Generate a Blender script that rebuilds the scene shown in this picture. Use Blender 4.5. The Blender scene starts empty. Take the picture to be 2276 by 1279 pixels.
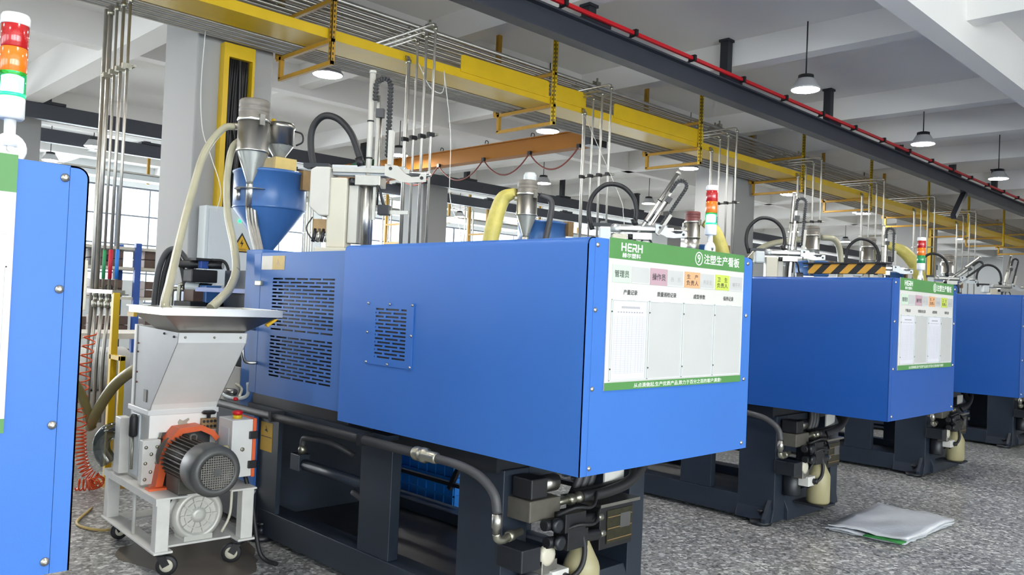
import bpy, math, random
from mathutils import Vector, Matrix, Euler
R = random.Random(7)
PI = math.pi
sc = bpy.context.scene
C = sc.collection

# ------------------------------------------------------------------ camera
cam_d = bpy.data.cameras.new('camera'); cam = bpy.data.objects.new('camera', cam_d); C.objects.link(cam)
cam_d.sensor_fit = 'HORIZONTAL'; cam_d.sensor_width = 36.0
cam_d.lens = 36.0 * 1828.1 / 2276.0
cam_d.clip_end = 300; cam_d.clip_start = 0.05
CR = Matrix(((0.71137534, -0.04393337, -0.7014378), (-0.70151724, 0.01617387, -0.71246893), (0.04264613, 0.99890353, -0.01931433)))
cam.matrix_world = Matrix.Translation((0, 0, 1.56)) @ CR.to_4x4()
sc.camera = cam

# ------------------------------------------------------------------ world, daylight, exposure
w = bpy.data.worlds.new('world'); sc.world = w; w.use_nodes = True
w.node_tree.nodes['Background'].inputs[0].default_value = (0.86, 0.93, 1.0, 1)
w.node_tree.nodes['Background'].inputs[1].default_value = 2.2
sc.view_settings.view_transform = 'Standard'; sc.view_settings.look = 'None'
sc.view_settings.gamma = 1.0; sc.view_settings.use_curve_mapping = False
sc.view_settings.exposure = 0.66
sc.cycles.max_bounces = 7; sc.cycles.diffuse_bounces = 4; sc.cycles.glossy_bounces = 3
sc.cycles.transparent_max_bounces = 12
sc.cycles.caustics_reflective = False; sc.cycles.caustics_refractive = False
sc.cycles.sample_clamp_indirect = 6.0

def day(name, loc, rot, sx, sy, power, col=(0.93, 0.97, 1.0)):
    l = bpy.data.lights.new(name, 'AREA'); l.shape = 'RECTANGLE'; l.size = sx; l.size_y = sy
    l.energy = power; l.color = col
    o = bpy.data.objects.new(name, l); C.objects.link(o); o.location = loc; o.rotation_euler = rot
    return o
# skylight standing outside the three walls that have windows
day('daylight_far_windows', (15, 24.9, 2.9), (-PI/2, 0, 0), 46, 3.6, 5200)
day('daylight_near_windows', (-1.0, -8.4, 2.3), (PI/2, 0, 0), 15, 3.6, 1380, (1.0, 0.99, 0.97))
day('daylight_left_windows', (-10.4, 6, 2.4), (0, -PI/2, 0), 3.4, 20, 560)

# ------------------------------------------------------------------ materials
def lin(c):
    c = c / 255.0
    return c / 12.92 if c <= 0.04045 else ((c + 0.055) / 1.055) ** 2.4
def L3(c): return (lin(c[0]), lin(c[1]), lin(c[2]), 1)
MATS = {}
def mat(name, col, rough=0.5, metal=0.0, var=0.08, vs=5.0, bump=0.0, bs=80.0, coat=0.0, emit=0.0, spec=0.5):
    if name in MATS: return MATS[name]
    m = bpy.data.materials.new(name); m.use_nodes = True; n = m.node_tree.nodes; l = m.node_tree.links
    b = n['Principled BSDF']; b.inputs['Metallic'].default_value = metal
    b.inputs['Specular IOR Level'].default_value = spec
    b.inputs['Coat Weight'].default_value = coat
    tc = n.new('ShaderNodeTexCoord'); nz = n.new('ShaderNodeTexNoise')
    nz.inputs['Scale'].default_value = vs; nz.inputs['Detail'].default_value = 5
    l.new(tc.outputs['Object'], nz.inputs['Vector'])
    mx = n.new('ShaderNodeMix'); mx.data_type = 'RGBA'
    c = L3(col)
    mx.inputs[6].default_value = tuple(max(0, x * (1 - var * 1.6)) for x in c[:3]) + (1,)
    mx.inputs[7].default_value = tuple(min(1, x * (1 + var * 1.6)) for x in c[:3]) + (1,)
    l.new(nz.outputs['Fac'], mx.inputs[0]); l.new(mx.outputs[2], b.inputs['Base Color'])
    mr = n.new('ShaderNodeMapRange'); mr.inputs[3].default_value = max(0.02, rough - 0.08); mr.inputs[4].default_value = min(1, rough + 0.08)
    l.new(nz.outputs['Fac'], mr.inputs[0]); l.new(mr.outputs[0], b.inputs['Roughness'])
    if bump:
        n2 = n.new('ShaderNodeTexNoise'); n2.inputs['Scale'].default_value = bs; n2.inputs['Detail'].default_value = 3
        l.new(tc.outputs['Object'], n2.inputs['Vector'])
        bp = n.new('ShaderNodeBump'); bp.inputs['Strength'].default_value = bump; bp.inputs['Distance'].default_value = 0.01
        l.new(n2.outputs['Fac'], bp.inputs['Height']); l.new(bp.outputs[0], b.inputs['Normal'])
    if emit:
        b.inputs['Emission Color'].default_value = c; b.inputs['Emission Strength'].default_value = emit
    MATS[name] = m
    return m

DARKBLUE = mat('darker_blue', (29, 79, 155), 0.36, 0, 0.04, 1.5, 0.05, 500)  # darker blue on the type B covers than on type A
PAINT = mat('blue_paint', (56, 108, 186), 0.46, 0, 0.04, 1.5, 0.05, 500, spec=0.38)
PAINT2 = mat('blue_paint_dull', (60, 106, 174), 0.5, 0, 0.06, 3, 0.05, 400, spec=0.38)
HOPB = mat('blue_hopper_paint', (60, 104, 164), 0.32, 0, 0.05, 3)
NAVY = mat('navy_machine_paint', (34, 42, 54), 0.42, 0, 0.25, 4)
NAVY2 = mat('dark_oily_steel', (26, 29, 35), 0.4, 0, 0.3, 6)
BLACK = mat('black_plastic', (24, 25, 28), 0.45, 0, 0.1, 8)
RUB = mat('black_rubber', (30, 30, 32), 0.55, 0, 0.15, 12)
DHOSE = mat('grey_hydraulic_hose', (66, 66, 68), 0.5, 0, 0.15, 14)
STEEL = mat('stainless_steel', (206, 204, 198), 0.36, 1.0, 0.08, 10)
STEELR = mat('brushed_steel', (170, 167, 160), 0.34, 1.0, 0.14, 14)
GALV = mat('galvanised_pipe', (182, 178, 170), 0.36, 0.85, 0.16, 9)
ZINC = mat('zinc_fitting', (168, 165, 150), 0.35, 0.9, 0.15, 20)
ALU = mat('aluminium_profile', (178, 181, 182), 0.42, 0.6, 0.06, 10)
CREAM = mat('cream_enamel', (200, 194, 176), 0.4, 0, 0.05, 6)
WHITE = mat('white_enamel', (222, 221, 217), 0.42, 0, 0.05, 7)
GRIME = mat('white_paint_grimy', (214, 212, 206), 0.45, 0, 0.12, 9)
YEL = mat('yellow_tray_paint', (214, 176, 22), 0.42, 0, 0.1, 4)
YELD = mat('yellow_bracket_paint', (176, 132, 30), 0.5, 0, 0.14, 12)
CRANE = mat('orange_crane_paint', (160, 100, 12), 0.7, 0, 0.06, 3)
BEAM = mat('dark_beam_paint', (58, 61, 70), 0.45, 0, 0.1, 3)
POST = mat('black_hanger_paint', (34, 37, 44), 0.5, 0, 0.1, 5)
REDP = mat('red_busbar', (204, 24, 34), 0.4, 0, 0.06, 5)
WALLM = mat('white_wall_paint', (214, 215, 214), 0.75, 0, 0.03, 1.2, 0.05, 30)
CEILM = mat('ceiling_plaster', (240, 238, 235), 0.85, 0, 0.03, 0.8, 0.06, 20)
COLM = mat('column_plaster', (162, 162, 161), 0.8, 0, 0.03, 1.5, 0.05, 25)
ORANGE = mat('orange_guard_paint', (226, 98, 48), 0.45, 0, 0.12, 9)
ORCOIL = mat('orange_air_hose', (222, 84, 34), 0.4, 0, 0.08, 10)
GWHITE = mat('granulator_white', (241, 239, 233), 0.42, 0, 0.04, 7)
GSIDE = mat('scuffed_stainless_side', (134, 135, 136), 0.46, 0.5, 0.14, 7)
GRILLE = mat('fan_grille_grey', (128, 124, 116), 0.5, 0.2, 0.1, 12)
HOISTG = mat('hoist_green', (36, 92, 64), 0.5, 0, 0.1, 8)
OIL = mat('oily_floor_film', (104, 95, 86), 0.34, 0, 0.25, 6)
RWHITE = mat('robot_off_white', (194, 191, 182), 0.45, 0, 0.06, 7)
MOTOR = mat('grey_motor_cast', (92, 88, 80), 0.5, 0.2, 0.2, 20)
MOTORD = mat('grey_fan_cowl', (84, 84, 82), 0.42, 0.1, 0.12, 8)
BRASS = mat('brass_brown', (150, 122, 84), 0.45, 0.4, 0.2, 30)
TAN = mat('tan_cardboard', (208, 182, 112), 0.6, 0, 0.1, 14)
OLIVE = mat('yellowed_hose', (172, 168, 144), 0.3, 0, 0.12, 8)
BROWNH = mat('old_brown_hose', (136, 126, 82), 0.4, 0, 0.15, 10)
SLEEVE = mat('yellow_sleeve', (204, 192, 104), 0.45, 0, 0.16, 10, 0.6, 22)
CABG = mat('cabinet_grey', (206, 212, 214), 0.45, 0, 0.03, 4)
MOLD = mat('rusty_mold_steel', (96, 78, 70), 0.5, 0.4, 0.25, 9)
SHELF = mat('shelf_beige', (196, 190, 178), 0.5, 0, 0.1, 6)
RACKB = mat('rack_blue', (38, 78, 156), 0.45, 0, 0.1, 6)
GREEN = mat('board_green', (76, 130, 70), 0.5, 0, 0.04, 6)
BOARDW = mat('board_white', (200, 198, 194), 0.45, 0, 0.02, 5)
POCKET = mat('clear_pocket', (186, 186, 185), 0.22, 0, 0.03, 5)
PAPER = mat('printed_paper', (200, 199, 208), 0.7, 0, 0.02, 8)
INK = mat('black_ink', (44, 44, 46), 0.7, 0, 0.05, 8)
INKG = mat('grey_ink', (150, 148, 150), 0.7, 0, 0.05, 8)
INKL = mat('pale_grey_rule', (176, 176, 188), 0.7, 0, 0.05, 8)
TXTW = mat('white_lettering', (246, 247, 244), 0.6, 0, 0.02, 8)
CARDG = mat('card_pale_green', (184, 200, 184), 0.6, 0, 0.03, 8)
CARDP = mat('card_pink', (174, 144, 154), 0.6, 0, 0.03, 8)
CARDO = mat('card_orange', (208, 158, 116), 0.6, 0, 0.03, 8)
CARDY = mat('card_lime', (180, 194, 80), 0.6, 0, 0.03, 8)
STICK = mat('yellow_sticker', (216, 168, 20), 0.5, 0, 0.1, 20)
STICKT = mat('tan_sticker', (196, 170, 106), 0.6, 0, 0.12, 18)
PALEST = mat('pale_sticker', (214, 210, 200), 0.6, 0, 0.06, 18)
MAROON = mat('maroon_cap', (122, 66, 66), 0.55, 0, 0.08, 20)
FILTER = mat('grey_filter_cap', (126, 120, 112), 0.5, 0.1, 0.08, 14)
CONE = mat('clear_grey_cone', (150, 152, 148), 0.3, 0.3, 0.1, 8)
BOTTLE = mat('cream_oil_bottle', (162, 154, 118), 0.4, 0, 0.08, 9)
NAMEPL = mat('olive_nameplate', (50, 48, 32), 0.4, 0.3, 0.5, 40)
CRATE = mat('blue_crate_plastic', (24, 118, 204), 0.4, 0, 0.08, 8)
LAMPSH = mat('lamp_grey_shade', (176, 176, 178), 0.4, 0.2, 0.05, 6)
LAMPE = mat('lamp_lit_disc', (255, 252, 246), 0.5, 0, 0.0, 5, emit=108.0)
REDL = mat('red_lens', (172, 6, 12), 0.18, 0, 0.05, 8, coat=0.6)
AMBL = mat('amber_lens', (222, 112, 4), 0.18, 0, 0.05, 8, coat=0.6)
GREENOFF = mat('green_lens_unlit', (24, 140, 74), 0.18, 0, 0.05, 8, coat=0.6)
GREENB = mat('green_lens_band', (40, 224, 130), 0.25, 0, 0.0, 8, emit=0.7)
CORE = mat('lit_green_core', (150, 255, 205), 0.3, 0, 0.0, 5, emit=9.0)
LEDG = mat('green_pilot_light', (40, 240, 130), 0.3, 0, 0, 5, emit=1.5)
LEDR = mat('red_pilot_light', (240, 70, 50), 0.3, 0, 0, 5, emit=1.2)
MULL = mat('window_bar_grey', (112, 116, 124), 0.5, 0, 0.05, 4)
TGRN = mat('green_tape', (52, 150, 96), 0.5, 0, 0.05, 8)
TRED = mat('red_tape', (196, 36, 56), 0.5, 0, 0.05, 8)
TBLU = mat('blue_tape', (40, 120, 204), 0.5, 0, 0.05, 8)
CASTIN = mat('silver_blower_cast', (206, 204, 196), 0.45, 0.25, 0.08, 12)
SACK = mat('silver_white_sack', (206, 209, 214), 0.35, 0.15, 0.08, 9, 0.4, 30)
SACKG = mat('sack_green_print', (44, 128, 58), 0.5, 0, 0.1, 14)
WIRE = mat('white_wire', (226, 226, 220), 0.5, 0, 0.03, 5)
CFEST = mat('dark_red_cable', (112, 52, 44), 0.5, 0, 0.1, 9)

def glass_mat(name, tint, refl=0.12, dens=0.0):
    m = bpy.data.materials.new(name); m.use_nodes = True; n = m.node_tree.nodes; l = m.node_tree.links
    n.remove(n['Principled BSDF']); out = n['Material Output']
    t = n.new('ShaderNodeBsdfTransparent'); t.inputs[0].default_value = tint
    g = n.new('ShaderNodeBsdfGlossy'); g.inputs['Roughness'].default_value = 0.05
    nz = n.new('ShaderNodeTexNoise'); nz.inputs['Scale'].default_value = 2.0
    mr = n.new('ShaderNodeMapRange'); mr.inputs[3].default_value = refl * 0.7; mr.inputs[4].default_value = refl * 1.3
    l.new(nz.outputs['Fac'], mr.inputs[0])
    mx = n.new('ShaderNodeMixShader'); l.new(mr.outputs[0], mx.inputs[0])
    l.new(t.outputs[0], mx.inputs[1]); l.new(g.outputs[0], mx.inputs[2]); l.new(mx.outputs[0], out.inputs[0])
    MATS[name] = m
    return m
GLASS = glass_mat('window_glass', (0.93, 0.96, 0.97, 1), 0.08)
LENSG = glass_mat('green_lens_clear', (0.22, 0.95, 0.55, 1), 0.1)
TUBEC = glass_mat('clear_tube', (0.42, 0.47, 0.5, 1), 0.14)

def floor_mat():
    m = bpy.data.materials.new('terrazzo_floor'); m.use_nodes = True; n = m.node_tree.nodes; l = m.node_tree.links
    b = n['Principled BSDF']; tc = n.new('ShaderNodeTexCoord')
    v = n.new('ShaderNodeTexVoronoi'); v.inputs['Scale'].default_value = 40
    v2 = n.new('ShaderNodeTexVoronoi'); v2.inputs['Scale'].default_value = 75
    nz = n.new('ShaderNodeTexNoise'); nz.inputs['Scale'].default_value = 0.9; nz.inputs['Detail'].default_value = 6
    for t in (v, v2, nz): l.new(tc.outputs['Object'], t.inputs['Vector'])
    def ramp(src, stops):
        s = n.new('ShaderNodeSeparateColor'); l.new(src.outputs['Color'], s.inputs[0])
        r = n.new('ShaderNodeValToRGB'); r.color_ramp.interpolation = 'CONSTANT'
        e = r.color_ramp.elements
        e[0].position = 0; e[0].color = stops[0][1]; e[1].position = stops[1][0]; e[1].color = stops[1][1]
        for p, c in stops[2:]:
            k = e.new(p); k.color = c
        l.new(s.outputs[0], r.inputs[0]); return r
    g = lambda x: (lin(x), lin(x), lin(x * 0.985), 1)
    r1 = ramp(v, [(0, g(84)), (0.14, g(136)), (0.5, g(160)), (0.7, g(180)), (0.84, g(228)), (0.95, g(245))])
    r2 = ramp(v2, [(0, g(92)), (0.22, g(148)), (0.6, g(170)), (0.8, g(206)), (0.93, g(242))])
    mx = n.new('ShaderNodeMix'); mx.data_type = 'RGBA'; mx.inputs[0].default_value = 0.4
    l.new(r1.outputs[0], mx.inputs[6]); l.new(r2.outputs[0], mx.inputs[7])
    st = n.new('ShaderNodeMapRange'); st.inputs[1].default_value = 0.3; st.inputs[2].default_value = 0.62; st.inputs[3].default_value = 0.72; st.inputs[4].default_value = 1.0
    l.new(nz.outputs['Fac'], st.inputs[0])
    m2 = n.new('ShaderNodeMix'); m2.data_type = 'RGBA'; m2.blend_type = 'MULTIPLY'; m2.inputs[0].default_value = 1
    l.new(mx.outputs[2], m2.inputs[6]); l.new(st.outputs[0], m2.inputs[7])
    l.new(m2.outputs[2], b.inputs['Base Color'])
    rr = n.new('ShaderNodeMapRange'); rr.inputs[3].default_value = 0.22; rr.inputs[4].default_value = 0.5
    l.new(nz.outputs['Fac'], rr.inputs[0]); l.new(rr.outputs[0], b.inputs['Roughness'])
    MATS['terrazzo'] = m
    return m
FLOORM = floor_mat()

def stripe_mat():
    m = bpy.data.materials.new('hazard_stripe'); m.use_nodes = True; n = m.node_tree.nodes; l = m.node_tree.links
    b = n['Principled BSDF']; tc = n.new('ShaderNodeTexCoord'); sp = n.new('ShaderNodeSeparateXYZ')
    l.new(tc.outputs['Object'], sp.inputs[0])
    ad = n.new('ShaderNodeMath'); ad.operation = 'ADD'; l.new(sp.outputs[1], ad.inputs[0]); l.new(sp.outputs[2], ad.inputs[1])
    mu = n.new('ShaderNodeMath'); mu.operation = 'MULTIPLY'; mu.inputs[1].default_value = 5.0; l.new(ad.outputs[0], mu.inputs[0])
    fr = n.new('ShaderNodeMath'); fr.operation = 'FRACT'; l.new(mu.outputs[0], fr.inputs[0])
    gt = n.new('ShaderNodeMath'); gt.operation = 'GREATER_THAN'; gt.inputs[1].default_value = 0.5; l.new(fr.outputs[0], gt.inputs[0])
    mx = n.new('ShaderNodeMix'); mx.data_type = 'RGBA'; mx.inputs[6].default_value = L3((24, 26, 30)); mx.inputs[7].default_value = L3((226, 166, 56))
    l.new(gt.outputs[0], mx.inputs[0]); l.new(mx.outputs[2], b.inputs['Base Color']); b.inputs['Roughness'].default_value = 0.45
    return m
STRIPE = stripe_mat()

# ------------------------------------------------------------------ mesh helpers
def V(*a): return Vector(a)
def catmull(pts, k=6):
    P = [Vector(p) for p in pts]
    if len(P) < 3: return P
    Q = [P[0] * 2 - P[1]] + P + [P[-1] * 2 - P[-2]]
    out = []
    for i in range(1, len(Q) - 2):
        a, b, c, d = Q[i - 1], Q[i], Q[i + 1], Q[i + 2]
        for j in range(k):
            t = j / k
            out.append(0.5 * ((2 * b) + (c - a) * t + (2 * a - 5 * b + 4 * c - d) * t * t + (3 * b - a - 3 * c + d) * t ** 3))
    out.append(P[-1])
    return out

class MB:
    def __init__(s): s.v = []; s.f = []; s.s = []
    def face(s, idx, sm=False): s.f.append(idx); s.s.append(sm)
    def box(s, x0, x1, y0, y1, z0, z1):
        n = len(s.v)
        s.v += [V(x, y, z) for z in (z0, z1) for (x, y) in ((x0, y0), (x1, y0), (x1, y1), (x0, y1))]
        for q in ((3, 2, 1, 0), (4, 5, 6, 7), (0, 1, 5, 4), (1, 2, 6, 5), (2, 3, 7, 6), (3, 0, 4, 7)): s.face([n + i for i in q])
        return s
    def bar(s, p0, p1, wx, wz, up=(0, 0, 1)):
        p0 = Vector(p0); p1 = Vector(p1); d = (p1 - p0).normalized(); u = Vector(up)
        if abs(d.dot(u)) > 0.98: u = Vector((0, 1, 0))
        a = d.cross(u).normalized(); b = a.cross(d).normalized(); n = len(s.v)
        for p in (p0, p1):
            for (i, j) in ((-1, -1), (1, -1), (1, 1), (-1, 1)): s.v.append(p + a * (i * wx / 2) + b * (j * wz / 2))
        for q in ((3, 2, 1, 0), (4, 5, 6, 7), (0, 1, 5, 4), (1, 2, 6, 5), (2, 3, 7, 6), (3, 0, 4, 7)): s.face([n + i for i in q])
        return s
    def tube(s, pts, r, n=10, k=6, cap=True, smooth=True):
        P = catmull(pts, k) if k else [Vector(p) for p in pts]
        rs = r if isinstance(r, (list, tuple)) else None
        base = len(s.v); m = len(P); up = None
        for i, p in enumerate(P):
            d = (P[min(i + 1, m - 1)] - P[max(i - 1, 0)])
            d = d.normalized() if d.length > 1e-9 else Vector((0, 0, 1))
            if up is None:
                up = Vector((0, 0, 1)) if abs(d.z) < 0.9 else Vector((1, 0, 0))
            a = (up - d * up.dot(d))
            if a.length < 1e-6: a = d.orthogonal()
            a.normalize(); b = d.cross(a); up = a
            rr = r
            if rs:
                t = i / (m - 1) * (len(rs) - 1); j = min(int(t), len(rs) - 2); rr = rs[j] + (rs[j + 1] - rs[j]) * (t - j)
            for q in range(n):
                t = 2 * PI * q / n; s.v.append(p + a * (rr * math.cos(t)) + b * (rr * math.sin(t)))
        for i in range(m - 1):
            for q in range(n):
                a0 = base + i * n + q; a1 = base + i * n + (q + 1) % n
                s.face([a0, a1, a1 + n, a0 + n], smooth)
        if cap:
            s.face([base + q for q in reversed(range(n))]); s.face([base + (m - 1) * n + q for q in range(n)])
        return s
    def cyl(s, p0, p1, r0, r1=None, n=16, cap=True, smooth=True):
        r1 = r0 if r1 is None else r1
        return s.tube([p0, p1], [r0, r1], n, 0, cap, smooth)
    def lathe(s, prof, c, n=24, axis=(0, 0, 1), smooth=True, closed=False):
        ax = Vector(axis).normalized(); a = ax.orthogonal().normalized(); b = ax.cross(a); c = Vector(c); base = len(s.v); m = len(prof)
        for (r, h) in prof:
            for q in range(n):
                t = 2 * PI * q / n; s.v.append(c + ax * h + a * (r * math.cos(t)) + b * (r * math.sin(t)))
        for i in range(m - 1):
            sharp = False
            for q in range(n):
                a0 = base + i * n + q; a1 = base + i * n + (q + 1) % n
                flat = abs(prof[i][1] - prof[i + 1][1]) < 1e-5
                s.face([a0, a1, a1 + n, a0 + n], smooth and not flat)
        if not closed:
            s.face([base + q for q in reversed(range(n))]); s.face([base + (m - 1) * n + q for q in range(n)])
        return s
    def prism(s, poly, axis, a, b):
        n = len(s.v); k = len(poly)
        for t in (a, b):
            for (p, q) in poly:
                s.v.append(V(t, p, q) if axis == 'x' else V(p, t, q) if axis == 'y' else V(p, q, t))
        s.face(list(reversed(range(n, n + k)))); s.face(list(range(n + k, n + 2 * k)))
        for i in range(k):
            j = (i + 1) % k; s.face([n + i, n + j, n + k + j, n + k + i])
        return s
    def quad(s, a, b, c, d, t=None):
        n = len(s.v); s.v += [Vector(a), Vector(b), Vector(c), Vector(d)]; s.face([n, n + 1, n + 2, n + 3]); return s
    def frame(s, x0, x1, z0, z1, t, y0, y1):
        s.box(x0, x1, y0, y1, z0, z0 + t); s.box(x0, x1, y0, y1, z1 - t, z1)
        s.box(x0, x0 + t, y0, y1, z0 + t, z1 - t); s.box(x1 - t, x1, y0, y1, z0 + t, z1 - t); return s
    def rot(s, M, c):
        c = Vector(c); s.v = [M @ (p - c) + c for p in s.v]; return s
    def build(s, name, m, parent=None, bevel=0.0, loc=None, label=None):
        me = bpy.data.meshes.new(name)
        if parent is not None: off = root_loc(parent)
        else:
            if loc is None:
                xs = [p.x for p in s.v]; ys = [p.y for p in s.v]; zs = [p.z for p in s.v]
                loc = ((min(xs) + max(xs)) / 2, (min(ys) + max(ys)) / 2, min(zs))
            off = Vector(loc)
        me.from_pydata([tuple(p - off) for p in s.v], [], s.f)
        me.polygons.foreach_set('use_smooth', s.s)
        me.materials.append(m); me.update()
        o = bpy.data.objects.new(name, me); C.objects.link(o)
        if parent is not None: o.parent = parent
        else: o.location = off
        if bevel:
            md = o.modifiers.new('bevel', 'BEVEL'); md.width = bevel; md.segments = 2; md.limit_method = 'ANGLE'; md.angle_limit = 0.7
        if label: o['label'] = label
        return o
def root_loc(o):
    p = Vector((0, 0, 0))
    while o is not None:
        p = p + Vector(o.location); o = o.parent
    return p
def tag(o, label, cat=None, group=None, kind=None):
    if label: o['label'] = label
    if cat: o['category'] = cat
    if group: o['group'] = group
    if kind: o['kind'] = kind
    return o
def thing(name, label, cat, loc, group=None, rz=0):
    o = bpy.data.objects.new(name, None); C.objects.link(o); o.empty_display_size = 0.1
    o.location = loc; o.rotation_euler = (0, 0, rz)
    return tag(o, label, cat, group)
KIDS = {}
def copy_tree(o, parent=None, loc=None, label=None, group=None):
    c = o.copy(); C.objects.link(c); c.parent = parent
    if loc is not None: c.location = loc
    if label: c['label'] = label
    if group: c['group'] = group
    for ch in list(o.children): copy_tree(ch, c)
    return c
def ALL(): return list(C.objects)
def struct(o): o['kind'] = 'structure'; return o

def text_mesh(body, rect, y, m, name, parent, ext=0.0006, bold=0.0, label=None):
    """flat lettering facing -Y, fitted into rect = (x0, x1, ztop, zbottom)"""
    cu = bpy.data.curves.new(name, 'FONT'); cu.body = body; cu.size = 1.0; cu.extrude = 0.0; cu.resolution_u = 3
    o = bpy.data.objects.new(name + '_tmp', cu); C.objects.link(o)
    dg = bpy.context.evaluated_depsgraph_get(); me = bpy.data.meshes.new_from_object(o.evaluated_get(dg))
    bpy.data.objects.remove(o); bpy.data.curves.remove(cu)
    if not me.vertices: return None
    xs = [v.co.x for v in me.vertices]; ys = [v.co.y for v in me.vertices]
    x0, x1, zt, zb = rect; off = root_loc(parent)
    sx = (x1 - x0) / max(1e-6, max(xs) - min(xs)); sy = (zt - zb) / max(1e-6, max(ys) - min(ys)); mx = min(xs); my = min(ys)
    for v in me.vertices:
        v.co = Vector((x0 + (v.co.x - mx) * sx, y, zb + (v.co.y - my) * sy)) - off
    if bold:                                  # heavier strokes: the same glyphs again, nudged sideways and down
        vs = [v.co.copy() for v in me.vertices]; fs = [list(p.vertices) for p in me.polygons]; n0 = len(vs); b = bold * sy * 0.55
        allv = []; allf = []
        for q, (dx, dz) in enumerate(((-b, 0), (b, 0), (0, b), (0, -b))):
            allv += [tuple(c + Vector((dx, -0.00004 * q, dz))) for c in vs]; allf += [[i + q * n0 for i in f] for f in fs]
        bpy.data.meshes.remove(me); me = bpy.data.meshes.new(name); me.from_pydata(allv, [], allf)
    me.materials.clear(); me.materials.append(m); me.name = name
    ob = bpy.data.objects.new(name, me); C.objects.link(ob); ob.parent = parent
    if label: ob['label'] = label
    return ob
# ================================================================== the setting
X0R, X1R, Y0R, Y1R, ZC = -10.0, 46.0, -8.0, 24.0, 4.97
struct(MB().box(X0R - 0.3, X1R + 0.3, Y0R - 0.3, Y1R + 0.3, -0.1, 0).build('floor', FLOORM))
ceil = struct(MB().box(X0R - 0.3, X1R + 0.3, Y0R - 0.3, Y1R + 0.3, ZC, ZC + 0.15).build('ceiling', CEILM))
for (ya, yb, zb) in ((2.78, 3.0, 4.4), (7.96, 8.26, 4.38), (11.0, 11.2, 4.55), (15.96, 16.26, 4.38), (20.5, 20.7, 4.55), (-2.6, -2.4, 4.5)):
    MB().box(X0R, X1R, ya, yb, zb, ZC).build('ceiling_beam', CEILM, ceil)
YB = [(-6.0, 0.25, 4.5), (-2.6, 0.22, 4.55), (0.5, 0.22, 4.55), (3.62, 0.3, 4.45), (6.3, 0.22, 4.65), (9.2, 0.22, 4.65), (12.6, 0.25, 4.62), (14.35, 0.25, 4.55), (17.25, 0.22, 4.65), (20.6, 0.22, 4.55), (22.95, 0.3, 4.45), (26.2, 0.22, 4.55), (29.4, 0.22, 4.55), (32.6, 0.3, 4.45), (37, 0.25, 4.55), (41, 0.25, 4.55)]
for (x, wd, zb) in YB:
    MB().box(x - wd / 2, x + wd / 2, Y0R, Y1R, zb, ZC).build('ceiling_beam', CEILM, ceil)

def wall_x(name, y0, y1, holes, xa, xb):
    """wall along X at y0..y1 with rectangular holes [(x0,x1,z0,z1)]"""
    m = MB(); xs = xa
    for (a, b, z0, z1) in holes:
        m.box(xs, a, y0, y1, 0, ZC); m.box(a, b, y0, y1, 0, z0); m.box(a, b, y0, y1, z1, ZC); xs = b
    m.box(xs, xb, y0, y1, 0, ZC)
    return struct(m.build(name, WALLM))
WN = [0]
PANE = {}
def window(a, b, y, z0, z1, nx, zs, axis='x'):
    """window frame with mullion bars and glass panes; axis is the direction it runs"""
    WN[0] += 1
    t = 0.05
    def bx(m, u0, u1, v0, v1, d): return m.box(u0, u1, y - d, y + d, v0, v1) if axis == 'x' else m.box(y - d, y + d, u0, u1, v0, v1)
    m = MB(); bx(m, a, b, z0, z0 + t, 0.05); bx(m, a, b, z1 - t, z1, 0.05); bx(m, a, a + t, z0 + t, z1 - t, 0.05); bx(m, b - t, b, z0 + t, z1 - t, 0.05)
    o = struct(m.build('window_%d' % WN[0], MULL))
    us = [a + (b - a) * i / nx for i in range(nx + 1)]; vs = [z0] + list(zs) + [z1]
    for i in range(1, nx):
        tw = 0.07 if i % 2 == 0 else 0.035
        bx(MB(), us[i] - tw / 2, us[i] + tw / 2, z0 + t, z1 - t, 0.03).build('mullion', MULL, o)
    for v in zs: bx(MB(), a + t, b - t, v - 0.02, v + 0.02, 0.028).build('transom', MULL, o)
    for i in range(nx):
        for j in range(len(vs) - 1):
            bx(MB(), us[i] + 0.02, us[i + 1] - 0.02, vs[j] + 0.02, vs[j + 1] - 0.02, 0.004).build('pane', GLASS, o)
FW = [(a, a + 3.5, 1.1, 4.38) for a in (-5.9, -1.8, 2.3, 6.4, 10.5, 14.6, 18.7, 22.8, 26.9, 31, 35.1, 39.2)]
wall_x('wall_far', Y1R, Y1R + 0.25, FW, X0R, X1R)
for (a, b, z0, z1) in FW[2:9]: window(a, b, Y1R + 0.1, z0, z1, 4, (1.95, 2.76, 3.57))
NW = [(a, a + 4.2, 0.7, 4.1) for a in (-9.2, -4.4, 0.4, 5.2)]
wall_x('wall_near', Y0R - 0.25, Y0R, NW, X0R, X1R)
for (a, b, z0, z1) in NW: window(a, b, Y0R - 0.1, z0, z1, 2, (2.6,))
m = MB(); ys = Y0R
for (a, b) in ((-3.5, 0.5), (1.5, 5.5), (6.5, 10.5), (11.5, 15.5)):
    m.box(X0R - 0.25, X0R, ys, a, 0, ZC); m.box(X0R - 0.25, X0R, a, b, 0, 0.9); m.box(X0R - 0.25, X0R, a, b, 4.0, ZC); ys = b
m.box(X0R - 0.25, X0R, ys, Y1R, 0, ZC); struct(m.build('wall_left', WALLM))
for (a, b) in ((-3.5, 0.5), (1.5, 5.5), (6.5, 10.5), (11.5, 15.5)): window(a, b, X0R - 0.1, 0.9, 4.0, 2, (2.6,), 'y')
struct(MB().box(X1R, X1R + 0.25, Y0R, Y1R, 0, ZC).build('wall_right', WALLM))

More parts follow.
